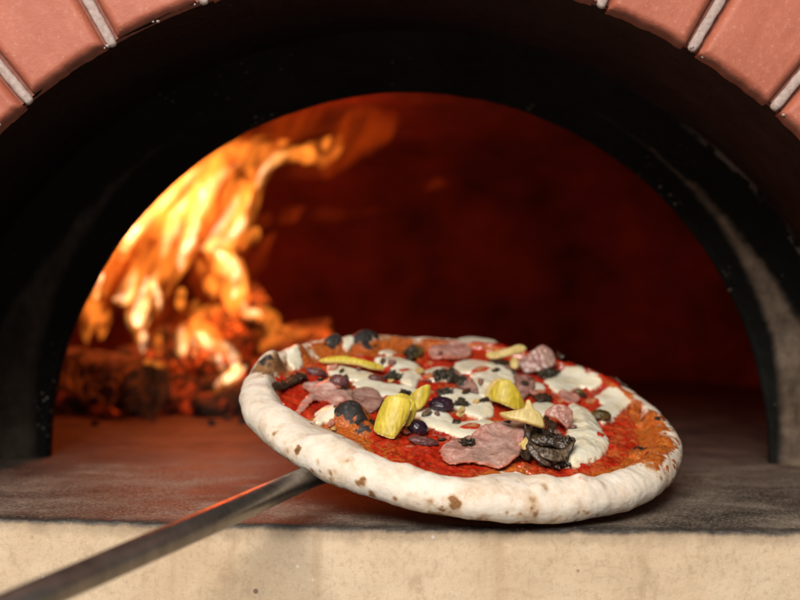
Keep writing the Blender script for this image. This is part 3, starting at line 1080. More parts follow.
build_embers()
log('short thick charred log lying at the far left in front of the flames', (-0.385, 1.31, 0.038), (-0.275, 1.22, 0.030), 0.032, 0.06, 3, mat=mat_log((0.09, 0.065, 0.055), (0.24, 0.19, 0.16)))
log('glowing split log pointing right behind the flames', (-0.28, 1.46, 0.055), (-0.085, 1.40, 0.078), 0.020, 0.28, 11, True)
log('charred log leaning up through the middle of the fire', (-0.33, 1.42, 0.03), (-0.17, 1.44, 0.125), 0.030, 0.7, 19)
log('low ember covered log lying along the front of the fire', (-0.31, 1.29, 0.018), (-0.13, 1.27, 0.016), 0.016, 1.2, 27, True)
build_fire()

# ------------------------------------------------------------------ pizza on its peel
PC = np.array([0.0429, 0.762, HC - 0.0742])           # centre of the pizza
PN = np.array([0.117, -0.268, 0.956])
PN /= np.linalg.norm(PN)
PU = np.array([1.0, 0, 0]) - PN[0] * PN
PU /= np.linalg.norm(PU)
PV = np.cross(PN, PU)
HB = 0.0125                                           # local height origin is half the rim height
R0 = 0.150
M3 = np.stack([PU, PV, PN], 0)                        # world -> local rows
ORG = PC - PN * HB                                    # underside of the crust


def to_local(p):
    return (np.asarray(p) - ORG) @ M3.T


def dir_local(d):
    return np.asarray(d) @ M3.T


EYE_L = to_local(EYE)


def on_plane(px, py, h=0.010, p0=None, nrm=None):
    """Local point where the ray of a photo pixel meets the pizza plane at height h (or another local plane)."""
    d = dir_local(ray(px, py))
    if nrm is None:
        t = (h - EYE_L[2]) / d[2]
    else:
        t = ((p0 - EYE_L) @ nrm) / (d @ nrm)
    return EYE_L + d * t


def uv(poly, h=0.010):
    return np.array([on_plane(a, b, h)[:2] for a, b in poly])


# inner edge of the rim, traced round
_inner = [(277, 385), (283, 402), (300, 416), (318, 421), (340, 430), (362, 438), (372, 451), (400, 463), (425, 471), (450, 479), (478, 474),
          (495, 468), (512, 465), (528, 470), (548, 478), (575, 480), (598, 473), (625, 468), (640, 455), (643, 438), (640, 420), (634, 407), (622, 394),
          (603, 380), (585, 367), (560, 356), (520, 347), (480, 344), (440, 343), (400, 345), (360, 349), (325, 354), (300, 362), (287, 370), (280, 377)]
_in = uv(_inner, 0.0135)
_ia = np.arctan2(_in[:, 1], _in[:, 0])
_ir = np.hypot(_in[:, 0], _in[:, 1])
_o = np.argsort(_ia)
_ia, _ir = _ia[_o], _ir[_o]
_IA = np.concatenate([_ia - 2 * math.pi, _ia, _ia + 2 * math.pi])
_IR = np.concatenate([_ir, _ir, _ir])


def cyc(th, f, seed):
    return fbm(np.stack([np.cos(th) * f, np.sin(th) * f, np.full_like(th, seed)], -1), 3)


def r_inner(th):
    s = 0
    for k in (-0.15, -0.1, -0.05, 0, 0.05, 0.1, 0.15):
        s = s + np.interp(np.mod(th + k + math.pi, 2 * math.pi) - math.pi, _IA, _IR)
    return np.clip(s / 7 + 0.0022 * cyc(th, 6.5, 12.3), 0.095, 0.137)


def r_outer(th):
    return R0 * (1 + 0.016 * cyc(th, 1.4, 2.2) + 0.010 * cyc(th, 4.5, 5.1))


def rim_h(th):
    front = 0.5 - 0.5 * np.sin(th)           # 1 at the front of the pizza
    return 0.0180 + 0.0040 * front + 0.004 * cyc(th, 2.0, 8.8) + 0.002 * cyc(th, 6, 1.7)


# blistered bubbles: local u, v, radius, height
_bub = []
for px, py, h, r, b in ((350, 417, 0.014, 0.0145, 0.0135), (364, 428, 0.014, 0.0090, 0.0065), (268, 366, 0.018, 0.013, 0.010), (334, 343, 0.017, 0.008, 0.005),
                        (366, 340, 0.017, 0.012, 0.006), (300, 358, 0.015, 0.011, 0.006), (626, 386, 0.015, 0.010, 0.004), (634, 412, 0.013, 0.006, 0.0035),
                        (640, 424, 0.013, 0.005, 0.003), (638, 455, 0.012, 0.007, 0.004), (656, 425, 0.015, 0.009, 0.003), (612, 452, 0.011, 0.005, 0.003),
                        (515, 468, 0.012, 0.007, 0.003), (462, 337, 0.013, 0.010, 0.004), (572, 352, 0.013, 0.009, 0.004), (660, 445, 0.015, 0.007, 0.002)):
    q = on_plane(px, py, h)
    _bub.append((q[0], q[1], r, b))


_brg = np.random.default_rng(15)
for _ in range(34):
    a_ = _brg.uniform(-math.pi, 0.15)
    r_ = _brg.uniform(0.128, 0.142)
    _bub.append((r_ * math.cos(a_), r_ * math.sin(a_), _brg.uniform(0.005, 0.012), _brg.uniform(0.0005, 0.0015)))


def bubble(u, v):
    s = 0
    for a, b, r, h in _bub:
        d2 = ((u - a) ** 2 + (v - b) ** 2) / r ** 2
        s = s + h * np.where(d2 < 1, np.clip(1 - d2, 0, 1) ** 0.75 * 0.8, 0) + 0.2 * h * np.exp(-d2)
    return s


def crust_top(u, v):
    r = np.hypot(u, v)
    th = np.arctan2(v, u)
    ri, ro, hr = r_inner(th), r_outer(th), rim_h(th)
    t_ = 0.0145
    rp = ro - t_
    base = 0.0112 - 0.004 * np.clip(r / 0.12, 0, 1) ** 4 * 0 + 0.0012 * fbm(np.stack([u * 45, v * 45, 0 * u], -1), 3)
    s = np.clip((r - ri) / np.maximum(rp - ri, 1e-4), 0, 1)
    up = base + (hr - base) * np.sin(s * math.pi / 2) ** 1.15
    hc = hr * 0.52
    q = np.clip((r - rp) / t_, 0, 1)
    dn = hc + (hr - hc) * np.sqrt(np.clip(1 - q ** 2.2, 0, 1))
    return np.where(r < rp, up, dn) + bubble(u, v)


# running height map of everything laid on the pizza so far
HS = 0.0005
HN = 640
_ax = (np.arange(HN) - HN / 2) * HS
_UU, _VV = np.meshgrid(_ax, _ax, indexing='ij')
HM = crust_top(_UU.ravel(), _VV.ravel()).reshape(HN, HN)


def blur(A, k):
    for _ in range(2):
        for ax in (0, 1):
            c = np.cumsum(np.concatenate([np.repeat(np.take(A, [0], ax), k + 1, ax), A, np.repeat(np.take(A, [-1], ax), k, ax)], ax), axis=ax)
            n = A.shape[ax]
            A = (np.take(c, range(2 * k + 1, 2 * k + 1 + n), ax) - np.take(c, range(0, n), ax)) / (2 * k + 1)
    return A


def hm(u, v, A=None):
    A = HM if A is None else A
    x = np.clip(u / HS + HN / 2, 0, HN - 1.01)
    y = np.clip(v / HS + HN / 2, 0, HN - 1.01)
    i, j = x.astype(int), y.astype(int)
    f, g = x - i, y - j
    return A[i, j] * (1 - f) * (1 - g) + A[i + 1, j] * f * (1 - g) + A[i, j + 1] * (1 - f) * g + A[i + 1, j + 1] * f * g


def hit(px, py):
    """Local point where a photo pixel's ray meets the height map."""
    d = dir_local(ray(px, py))
    ts = np.linspace(0.45, 1.1, 1600)
    P = EYE_L + ts[:, None] * d
    ok = np.nonzero((np.hypot(P[:, 0], P[:, 1]) < 0.152) & (P[:, 2] < hm(P[:, 0], P[:, 1])))[0]
    if len(ok) == 0:
        return on_plane(px, py)
    return P[ok[0]]


pizza = empty('pizza', 'round white crusted pizza topped with ham, olives, artichoke and mozzarella on a metal peel', 'pizza')
pizza.matrix_world = Matrix((tuple(PU) + (0,), tuple(PV) + (0,), tuple(PN) + (0,), (0, 0, 0, 1))).transposed()
pizza.location = tuple(ORG)
pizza_mats = {}


def region_mesh(poly, step):
    """Vertices (u, v), distance inside and faces of a clean-edged grid filling a polygon."""
    lo, hi = poly.min(0) - step * 2, poly.max(0) + step * 2
    nx, ny = [int(math.ceil((hi[k] - lo[k]) / step)) + 1 for k in (0, 1)]
    gx = lo[0] + np.arange(nx) * step
    gy = lo[1] + np.arange(ny) * step
    Q = np.stack(np.meshgrid(gx, gy, indexing='ij'), -1).reshape(-1, 2)
    d = sdf(Q, poly)
    D = d.reshape(nx, ny)
    gr = np.stack(np.gradient(D, step), -1).reshape(-1, 2)
    gr /= np.maximum(np.linalg.norm(gr, axis=1), 1e-9)[:, None]
    keep = d > -0.72 * step
    Q = np.where((d < 0.28 * step)[:, None] & keep[:, None], Q - gr * d[:, None], Q)
    d = np.where(d < 0.28 * step, 0, d)
    idx = -np.ones(len(Q), int)
    F = []
    K = keep.reshape(nx, ny)
    cells = K[:-1, :-1] & K[1:, :-1] & K[1:, 1:] & K[:-1, 1:]
    for i, j in zip(*np.nonzero(cells)):
        a = i * ny + j
        F.append((a, a + ny, a + ny + 1, a + 1))
    used = np.unique(np.array(F).ravel()) if F else np.array([], int)
    idx[used] = np.arange(len(used))
    F = [tuple(idx[k] for k in f) for f in F]
    return Q[used], d[used], F


def solid(Pt, Pb, F):
    """Top and bottom sheets joined along their border."""
    n = len(Pt)
    cnt = {}
    for f in F:
        for a, b in zip(f, f[1:] + f[:1]):
            k = (min(a, b), max(a, b))
            cnt[k] = cnt.get(k, 0) + 1
    G = list(F) + [tuple(n + k for k in reversed(f)) for f in F]
    for f in F:
        for a, b in zip(f, f[1:] + f[:1]):
            if cnt[(min(a, b), max(a, b))] == 1:
                G.append((b, a, n + a, n + b))
    return np.concatenate([Pt, Pb]), G


def stamp(poly, H):
    """Raise the height map over a polygon with the function H(u, v, d)."""
    global HM
    lo, hi = poly.min(0) - 0.004, poly.max(0) + 0.004
    i0, j0 = np.clip(((lo / HS) + HN / 2).astype(int), 0, HN - 1)
    i1, j1 = np.clip(((hi / HS) + HN / 2).astype(int) + 1, 1, HN)
    Q = np.stack([_UU[i0:i1, j0:j1].ravel(), _VV[i0:i1, j0:j1].ravel()], 1)
    d = sdf(Q, poly)
    h = H(Q[:, 0], Q[:, 1], d)
    cur = HM[i0:i1, j0:j1].ravel()
    HM[i0:i1, j0:j1] = np.where(d > 0, np.maximum(cur, h), cur).reshape(i1 - i0, j1 - j0)


def lay(name, px_poly, mat, H=0.003, edge=0.004, kind='melt', h0=0.0145, step=0.0007, seed=0, jit=0.0006, fold=0.0, tilt=None, sm=4, label=None, thick=0.0013, frill=0.0):
    """A topping that lies on the pizza: kind melt = puddle with rounded borders, sheet = thin slice that drapes and ripples."""
    P = smooth_poly(uv(px_poly, h0), 8) if kind == 'melt' else soft_poly(uv(px_poly, h0), 9, 2)
    N = len(P)
    s = np.linspace(0, 2 * math.pi, N, endpoint=False)
    nrm = np.stack([np.gradient(P[:, 1]), -np.gradient(P[:, 0])], 1)
    nrm /= np.maximum(np.linalg.norm(nrm, axis=1), 1e-9)[:, None]
    wig = fbm(np.stack([P[:, 0] * 260, P[:, 1] * 260, np.full(N, seed * 1.7)], 1), 3)
    P0 = P
    P = P + nrm * (wig * jit * 2.2)[:, None]
    Q, d, F = region_mesh(P, step)
    if not F:
        return None
    base_map = blur(HM, sm)
    if kind == 'melt':
        def hh(u, v, dd):
            d0 = np.clip(sdf(np.column_stack([u, v]), P0) + 0.001, 0, 1)
            e = 1 - np.exp(-d0 / edge * 1.6)
            lip_ = np.clip(dd / 0.0016, 0, 1)
            prof = (0.25 + 0.75 * e) * np.sqrt(np.clip(1 - (1 - lip_) ** 2, 0, 1))
            lump = fbm(np.stack([u * 75, v * 75, np.full_like(u, seed)], -1), 3)
            return np.maximum(hm(u, v, base_map), hm(u, v) - 0.0025) + prof * H * (1 + 0.30 * lump) - 0.0004 * (1 - prof)
        top = hh(Q[:, 0], Q[:, 1], d)
        bot = np.minimum(hm(Q[:, 0], Q[:, 1]) - 0.002, top - 0.0006)
        fn = hh
    else:
        def hh(u, v, dd):
            w = fold * (fbm(np.stack([u * 85, v * 85, np.full_like(u, seed * 2.3)], -1), 2) + 0.25 + 0.5 * np.sin(u * 210 + v * 120 + seed))
            w = w + frill * fbm(np.stack([u * 260, v * 260, np.full_like(u, seed)], -1), 2) * np.exp(-np.clip(dd, 0, 1) / 0.004)
            t = 0
            if tilt is not None:
                c = P.mean(0)
                t = (u - c[0]) * tilt[0] + (v - c[1]) * tilt[1]
                ext = np.abs((P - c) @ np.array(tilt)).max()
                t = t + ext * 0.8
            return hm(u, v, base_map) + H + np.clip(w, -0.0005, 1) + np.clip(t, -0.0005, 1)
        top = hh(Q[:, 0], Q[:, 1], d) + 0.0003 * fbm(np.column_stack([Q * 500, np.zeros(len(Q))]), 2)
        e = np.sqrt(np.clip(d / 0.001, 0, 1))
        top = top - (1 - e) * thick * 0.5
        bot = top - thick * np.clip(e, 0.25, 1) 
        fn = hh
    V, G = solid(np.column_stack([Q, top]), np.column_stack([Q, bot]), F)
    rim = np.exp(-d / 0.0022)
    stamp(P, fn)
    o = mesh(name, V, G, mat, pizza, attrs={'rim': np.concatenate([rim, rim])})
    if label:
        o['label'] = label
    return o


def slab(name, px_poly, mat, lean=0.6, lift=0.0, bulge=0.003, thick=0.003, anchor=None, seed=0, turn=0.0, label=None, step=0.0006, ripple=0.0):
    """A topping that stands up or leans on the others: a thick curved piece in a plane tilted between flat (0) and facing forward (1)."""
    px_poly = np.array(px_poly, float)
    a = anchor if anchor is not None else (px_poly[:, 0].mean(), px_poly[:, 1].max())
    p0 = hit(*a) + np.array([0, 0, lift])
    front = dir_local(np.array([math.sin(turn), -math.cos(turn), 0.25]))
    front[2] = 0
    front /= np.linalg.norm(front)
    n = math.cos(lean * math.pi / 2) * np.array([0, 0, 1.0]) + math.sin(lean * math.pi / 2) * front
    e1 = np.cross(np.array([0, 0, 1.0]), n)
    e1 = e1 / np.linalg.norm(e1)
    e2 = np.cross(n, e1)
    W = np.array([on_plane(x, y, 0, p0, n) for x, y in px_poly]) - p0
    P = soft_poly(np.column_stack([W @ e1, W @ e2]), 10, 3)
    Q, d, F = region_mesh(P, step)
    if not F:
        return None
    dm = max(d.max(), 1e-6)
    e = np.clip(d / dm, 0, 1)
    c = P.mean(0)
    w = np.ptp(P[:, 0]) / 2
    curve = bulge * (1 - np.clip(np.abs(Q[:, 0] - c[0]) / w, 0, 1) ** 2)
    rip = ripple * fbm(np.column_stack([Q * 240, np.full(len(Q), seed)]), 3)
    edge = np.sqrt(np.clip(1 - (1 - np.clip(d / (thick * 0.5), 0, 1)) ** 2, 0, 1))
    top = curve + rip + thick * 0.5 * edge
    bot = curve + rip - thick * 0.5 * np.clip(edge, 0.02, 1)
    T = p0 + Q[:, :1] * e1 + Q[:, 1:] * e2 + top[:, None] * n
    B = p0 + Q[:, :1] * e1 + Q[:, 1:] * e2 + bot[:, None] * n
    T += n * (0.00025 * fbm(T * 90 + seed, 2))[:, None]
    V, G = solid(T, B, F)
    rim = np.exp(-d / 0.0018)
    o = mesh(name, V, G, mat, pizza, attrs={'rim': np.concatenate([rim, rim])})
    if label:
        o['label'] = label
    # keep later things out of it
    for q in T[::7]:
        i, j = int(q[0] / HS + HN / 2), int(q[1] / HS + HN / 2)
        if 0 <= i < HN and 0 <= j < HN:
            HM[i, j] = max(HM[i, j], min(q[2], HM[i, j] + 0.002))
    return o


def olive(name, px, py, rx, ry, mat, rot=0.0, seed=0, lift=0.55, hollow=0.0, wrinkle=0.10, flat=0.75, label=None):
    """Pitted olive or half olive: radii are photo pixels across and up."""
    p = hit(px, py + ry * 0.9)
    sc_ = np.linalg.norm(p - EYE_L) / FPX
    a, b = rx * sc_, ry * sc_
    nu, nv = 72, 40
    V, R = [], []
    for i in range(nu):
        t = 2 * math.pi * i / nu
        for j in range(nv):
            f = -math.pi / 2 + math.pi * j / (nv - 1)
            f = max(min(f, math.pi / 2 - 1e-3), -math.pi / 2 + 1e-3)
            V.append((math.cos(f) * math.cos(t), math.cos(f) * math.sin(t), math.sin(f)))
    V = np.array(V)
    D = V.copy()
    n = fbm(V * np.array([3.6, 1.5, 3.6]) + seed * 5, 3)
    rid = 1 - np.abs(fbm(V * np.array([1.5, 4.2, 4.2]) + seed * 3 + 9, 3)) * 2.0
    s = 1 + wrinkle * n * 1.2 + wrinkle * 0.55 * (rid - 0.6)
    V = V * s[:, None]
    rim = np.zeros(len(V))
    if hollow > 0:      # scooped upper side where the stone was
        k = np.exp(-((D[:, 0] / 0.62) ** 2 + (D[:, 1] / 0.55) ** 2)) * (D[:, 2] > 0)
        V[:, 2] -= hollow * k
        rim = k
    V = V * np.array([a, b / 0.8, b * flat / 0.8])
    c, s_ = math.cos(rot), math.sin(rot)
    V = np.column_stack([V[:, 0] * c - V[:, 2] * s_ * 0.6, V[:, 1], V[:, 2] + V[:, 0] * s_ * 0.6])
    V = V + p + np.array([0, b * 0.5, b * lift])
    F = grid_faces(nu, nv, wrap=True)
    o = mesh(name, V, F, mat, pizza, attrs={'rim': rim})
    if label:
        o['label'] = label
    return o


def shreds(name, cx, cy_, rx, ry, n, mat, seed, size=(0.003, 0.008), lift=0.001, label=None):
    """A tangled clump of burnt leaf shreds."""
    rg = np.random.default_rng(seed)
    V, F, R = [], [], []
    for _ in range(n):
        a, r = rg.uniform(0, 6.28), math.sqrt(rg.uniform(0, 1))
        p = hit(cx + rx * r * math.cos(a), cy_ + ry * r * math.sin(a)) + np.array([0, 0, lift * 0.3 + rg.uniform(0, 0.0018)])
        L, W = rg.uniform(*size), rg.uniform(0.0012, 0.003)
        h = rg.uniform(0, 6.28)
        d = np.array([math.cos(h), math.sin(h), rg.uniform(-0.1, 0.35)])
        d /= np.linalg.norm(d)
        sd = np.cross(d, rg.normal(size=3))
        sd /= np.linalg.norm(sd)
        nn = np.cross(d, sd)
        nl, nw = 10, 5
        off = len(V)
        ph = rg.uniform(0, 6.28)
        for side in (0, 1):
            for i in range(nl):
                t = i / (nl - 1)
                ww = W * (math.sin(math.pi * min(max(t, 0.04), 0.96)) ** 0.7) * (1 + 0.5 * math.sin(t * 19 + ph))
                for j in range(nw):
                    q = j / (nw - 1) * 2 - 1
                    V.append(p + d * (t - 0.3) * L + sd * ww * q + nn * (0.0011 * math.sin(t * 7 + ph) + 0.0009 * q * q + 0.0004 * math.sin(q * 5 + t * 11) - side * 0.00035))
                    R.append(abs(q))
        g = grid_faces(nl, nw, off=off)
        F += g + [tuple(k + nl * nw for k in reversed(f)) for f in g]
        for i in range(nl - 1):
            for j in (0, nw - 1):
                a_, b_ = off + i * nw + j, off + (i + 1) * nw + j
                F.append((a_, b_, b_ + nl * nw, a_ + nl * nw))
    o = mesh(name, V, F, mat, pizza, attrs={'rim': R})
    if label:
        o['label'] = label
    return o


def build_crust():
    nt = 1100
    th = np.linspace(-math.pi, math.pi, nt, endpoint=False)
    ri, ro, hr = r_inner(th), r_outer(th), rim_h(th)
    t_ = 0.0145
    rp = ro - t_
    prof_r, prof_z, on_top = [], [], []
    for s in np.concatenate([np.linspace(0.03, 0.92, 55), np.linspace(0.93, 1.0, 9)[:-1]]):
        prof_r.append(ri * s)
    for s in np.linspace(0, 1, 26)[:-1]:
        prof_r.append(ri + (rp - ri) * s)
    ntop = len(prof_r)
    for f in np.linspace(0, math.pi / 2, 34):
        prof_r.append(rp + t_ * math.sin(f) ** (1 / 1.1))
    nt2 = len(prof_r)
    RR = np.array(prof_r).T
    U, V_ = RR * np.cos(th)[:, None], RR * np.sin(th)[:, None]
    Z = crust_top(U.ravel(), V_.ravel()).reshape(U.shape)
    hc = (hr * 0.52)[:, None]
    q = np.clip((RR - rp[:, None]) / t_, 0, 1)
    arc = np.linspace(0, math.pi / 2, 34)
    Z[:, ntop:] = hc + (hr[:, None] - hc) * np.cos(arc)[None, :] + bubble(U[:, ntop:], V_[:, ntop:]) * np.cos(arc)[None, :]
    # underside
    und = np.linspace(0, math.pi / 2, 24)[1:]
    Rb = rp[:, None] + t_ * np.cos(und)[None, :] ** 0.8
    Zb = hc * (1 - np.sin(und)[None, :])
    Rc = rp[:, None] * np.linspace(0.97, 0.03, 10)[None, :]
    R = np.concatenate([RR, Rb, Rc], 1)
    Z = np.concatenate([Z, Zb, np.zeros_like(Rc)], 1)
    P = np.stack([R * np.cos(th)[:, None], R * np.sin(th)[:, None], Z], -1)
    npf = P.shape[1]
    # surface normals for displacement
    du = np.roll(P, -1, 0) - np.roll(P, 1, 0)
    dv = np.gradient(P, axis=1)
    N = np.cross(du, dv)
    N /= np.maximum(np.linalg.norm(N, axis=-1), 1e-12)[..., None]
    c = np.array([0, 0, 0.01])
    flip = ((P - c) * N).sum(-1)[:, ntop + 10].mean() < 0
    if flip:
        N = -N
    X = P.reshape(-1, 3)
    N = N.reshape(-1, 3)
    rr = np.hypot(X[:, 0], X[:, 1])
    w = sstep(0.100, 0.132, rr) * (X[:, 2] > -1)
    low = fbm(X * 36 + 4, 2) * 0.0016
    mid = fbm(X * 170 + 9, 3) * 0.00030
    wr = -np.abs(fbm(X * np.array([120, 120, 210]) + 31, 3)) * 0.0003
    X = X + N * ((low + mid + wr) * w)[:, None]
    flatb = X[:, 2] < 0.0008
    X[flatb, 2] = np.maximum(X[flatb, 2], 0.0)
    F = grid_faces(nt, npf, wrap=True)
    top_c, bot_c = len(X), len(X) + 1
    for i in range(nt):
        j = (i + 1) % nt
        F.append((top_c, j * npf, i * npf))
        F.append((bot_c, i * npf + npf - 1, j * npf + npf - 1))
    X = np.concatenate([X, [[0, 0, 0.0112], [0, 0, 0.0]]])
    # --- where it is toasted, charred or stained with sauce (its own marks)
    th_ = np.arctan2(X[:, 1], X[:, 0])
    ri_, ro_ = r_inner(th_), r_outer(th_)
    rr = np.hypot(X[:, 0], X[:, 1])
    toast = np.zeros(len(X))
    char = np.zeros(len(X))
    stain = np.zeros(len(X))
    # faint leopard spots low on the side
    low_side = sstep(0.0115, 0.003, X[:, 2]) * (rr > 0.12)
    toast += 0.16 * low_side + 0.65 * low_side * sstep(0.05, 0.30, fbm(X * 75 + 2, 3))
    toast += 0.30 * sstep(0.20, 0.45, fbm(X * 48 + 21, 3)) * (rr > 0.12)
    toast += 0.40 * sstep(0.0025, 0.0, X[:, 2])
    # sauce seeping onto the inside of the rim
    din = rr - ri_
    stain += 0.7 * sstep(-0.001, -0.004, din)
    stain += sstep(0.0035, -0.001, din - 0.004 * fbm(X * 90 + 3, 3))
    toast += 0.45 * sstep(0.009, 0.001, din) * sstep(-0.1, 0.3, fbm(X * 50 + 13, 3)) 

    WOB = np.clip(1 + 0.9 * fbm(X * 260 + 41, 3) + 0.5 * fbm(X * 90 + 5, 2), 0.35, 2.2)

    def spot(arr, px, py, r, k, ell=1.0, soft=0.6):
        q = hit3(px, py)
        if q is None:
            return
        D = X - q
        dd = np.sqrt((D[:, 0] / ell) ** 2 + D[:, 1] ** 2 + D[:, 2] ** 2) / r * WOB
        arr += k * np.exp(-(dd ** 2) * 1.2) if soft else k * (dd < 1)

    BV = bvh(X, F)

    def hit3(px, py):
        d = dir_local(ray(px, py))
        d = d / np.linalg.norm(d)
        loc, nn, _, _ = BV.ray_cast(Vector(EYE_L), Vector(d))
        return None if loc is None else np.array(loc)

    # brown blisters on the white side (photo pixel, radius, strength)
    for px, py, r, k in ((274, 434, .0022, .9), (273, 427, .0016, .5), (297, 451, .0030, 1.2), (296, 451, .0016, .9), (318, 462, .0022, .6), (335, 472, .003, .5), (362, 483, .0030, 1.0), (362, 479, .0024, .6),
                         (360, 448, .0022, .3), (395, 499, .0022, .9), (410, 494, .0018, .35), (431, 502, .003, .7), (456, 505, .0034, 1.0), (456, 500, .003, .7), (484, 516, .003, .5), (478, 497, .003, .3),
                         (498, 473, .0024, 1.0), (498, 482, .0016, .7), (518, 482, .0018, .5), (545, 487, .0032, .7), (533, 500, .003, .45), (535, 514, .003, .6), (560, 517, .003, .5), (590, 512, .0024, .35), (520, 514, .0025, .6), (610, 506, .003, .3),
                         (635, 490, .0022, .3), (262, 402, .0020, .4), (256, 395, .0015, .3), (250, 385, .002, .35), (343, 461, .0028, .35), (300, 437, .002, .25), (285, 443, .0025, .4)):
        spot(toast, px, py, r * 0.95, k)
    for px, py, r, k in ((297, 451, .0016, .55), (362, 484, .0012, .3), (497, 480, .0011, .6), (274, 436, .0012, .45), (395, 500, .001, .3), (456, 506, .0012, .35), (498, 470, .0014, .5), (519, 462, .0014, .4)):
        spot(char, px, py, r * 1.3, k)
    lrg = np.random.default_rng(33)
    cand = np.nonzero((X[:, 2] > 0.0015) & (X[:, 2] < 0.012) & (rr > 0.138) & (X[:, 1] < 0.05))[0]
    for q in X[lrg.choice(cand, 90)]:
        dd = np.sqrt(((X - q) ** 2).sum(1)) / lrg.uniform(0.0008, 0.0021) * WOB
        toast += lrg.uniform(0.25, 0.95) * np.exp(-(dd ** 2) * 1.2)
    # toasted ring round the black bubble, then the bubble itself
    for px, py, r, k in ((318, 424, .005, 1.1), (330, 426, .006, 1.2), (345, 432, .006, 1.2), (358, 436, .007, 1.4), (368, 440, .006, 1.2), (350, 428, .009, 1.3), (338, 426, .008, 1.2), (374, 434, .005, 1.0), (360, 446, .004, .7), (308, 418, .004, .8), (335, 418, .006, 1.0), (352, 412, .008, 1.0)):
        spot(toast, px, py, r, k)
    for px, py, r, k in ((348, 405, .0085, 1.25), (357, 411, .007, 1.0), (366, 419, .0055, 0.75), (340, 408, .005, 0.6), (362, 424, .0045, .6), (368, 430, .004, .6), (344, 404, .005, .6), (358, 432, .003, .5), (330, 420, .002, .5)):
        spot(char, px, py, r, k)
    # left back corner bump
    for px, py, r, k in ((268, 364, .010, 1.3), (258, 368, .006, 1.0), (280, 366, .008, 1.0), (286, 372, .006, .9)):
        spot(toast, px, py, r, k)
    for px, py, r, k in ((263, 361, .0045, .9), (270, 358, .004, .8), (253, 370, .003, .7), (262, 369, .002, .5)):
        spot(char, px, py, r, k)
    # back rim: orange toasted with burnt bubbles
    for px, py, r, k in ((305, 352, .013, 1.0), (325, 348, .013, 1.0), (345, 347, .012, .8), (365, 343, .015, 1.0), (388, 341, .014, 1.1), (408, 341, .010, .8), (440, 338, .010, .7), (470, 336, .008, .5), (566, 350, .010, 1.0), (580, 354, .009, 1.1), (570, 347, .007, .8)):
        spot(stain, px, py, r, k)
        spot(toast, px, py, r * 1.2, k * 0.6)
    for px, py, r, k in ((334, 339, .0075, 1.4), (366, 335, .0085, 1.4), (356, 337, .006, 1.0), (376, 334, .006, 1.0), (452, 334, .004, .6)):
        spot(char, px, py, r, k)
    # right rim
    for px, py, r, k in ((628, 386, .010, .7), (612, 377, .008, .8), (645, 392, .006, 1.0), (652, 398, .005, .8), (655, 426, .009, .7), (660, 440, .008, .9), (655, 455, .007, .9), (650, 465, .006, .8), (672, 440, .005, .5), (661, 478, .003, .7), (664, 472, .003, .5)):
        spot(toast, px, py, r, k)
    for px, py, r, k in ((634, 411, .009, 1.0), (645, 420, .009, 1.1), (655, 432, .009, 1.2), (655, 447, .009, 1.2), (640, 460, .009, 1.1), (622, 465, .008, .9), (604, 466, .006, .6), (640, 440, .012, 1.2), (662, 440, .010, 1.1), (664, 452, .008, .9), (650, 420, .012, 1.0), (600, 474, .008, .8), (585, 478, .006, .5), (660, 430, .010, 1.0), (648, 440, .014, 1.3), (652, 456, .012, 1.1), (636, 458, .012, 1.1), (655, 412, .008, .9), (668, 445, .006, .8), (625, 400, .006, .7), (664, 428, .005, .7), (614, 380, .005, .5), (637, 395, .006, .5)):
        spot(stain, px, py, r, k)
    for px, py, r, k in ((612, 374, .0050, 1.0), (621, 378, .0055, 1.3), (630, 382, .0045, 1.0), (637, 385, .0026, .7), (646, 391, .0035, .9), (653, 396, .002, .6), (657, 405, .003, .7), (629, 408, .0022, .8), (640, 411, .0022, .8), (634, 405, .002, .7), (642, 420, .0026, 1.0),
                         (657, 418, .003, .9), (664, 420, .003, .8), (670, 425, .0022, .7), (634, 447, .0030, 1.1), (641, 449, .0034, 1.2), (647, 453, .0026, .9), (612, 446, .0026, 1.0), (621, 449, .0022, .9), (625, 466, .002, .6), (641, 465, .0025, .6), (660, 437, .0022, .6), (665, 446, .002, .6), (664, 460, .002, .6), (604, 467, .0015, .5)):
        spot(char, px, py, r, k)
    stain *= np.clip(0.85 + 1.1 * fbm(X * 75 + 61, 3), 0.15, 1.5)
    o = mesh('crust', X, F, mat_crust(), pizza, attrs={'toast': np.clip(toast, 0, 1.6), 'char': np.clip(char, 0, 1.6), 'stain': np.clip(stain, 0, 1.5)})
    o['label'] = 'pale floury crust with leopard spots and one big black blister at the front left'
    return o


def bvh(X, F):
    from mathutils.bvhtree import BVHTree
    return BVHTree.FromPolygons([tuple(x) for x in X], [tuple(int(k) for k in f) for f in F])


build_crust()


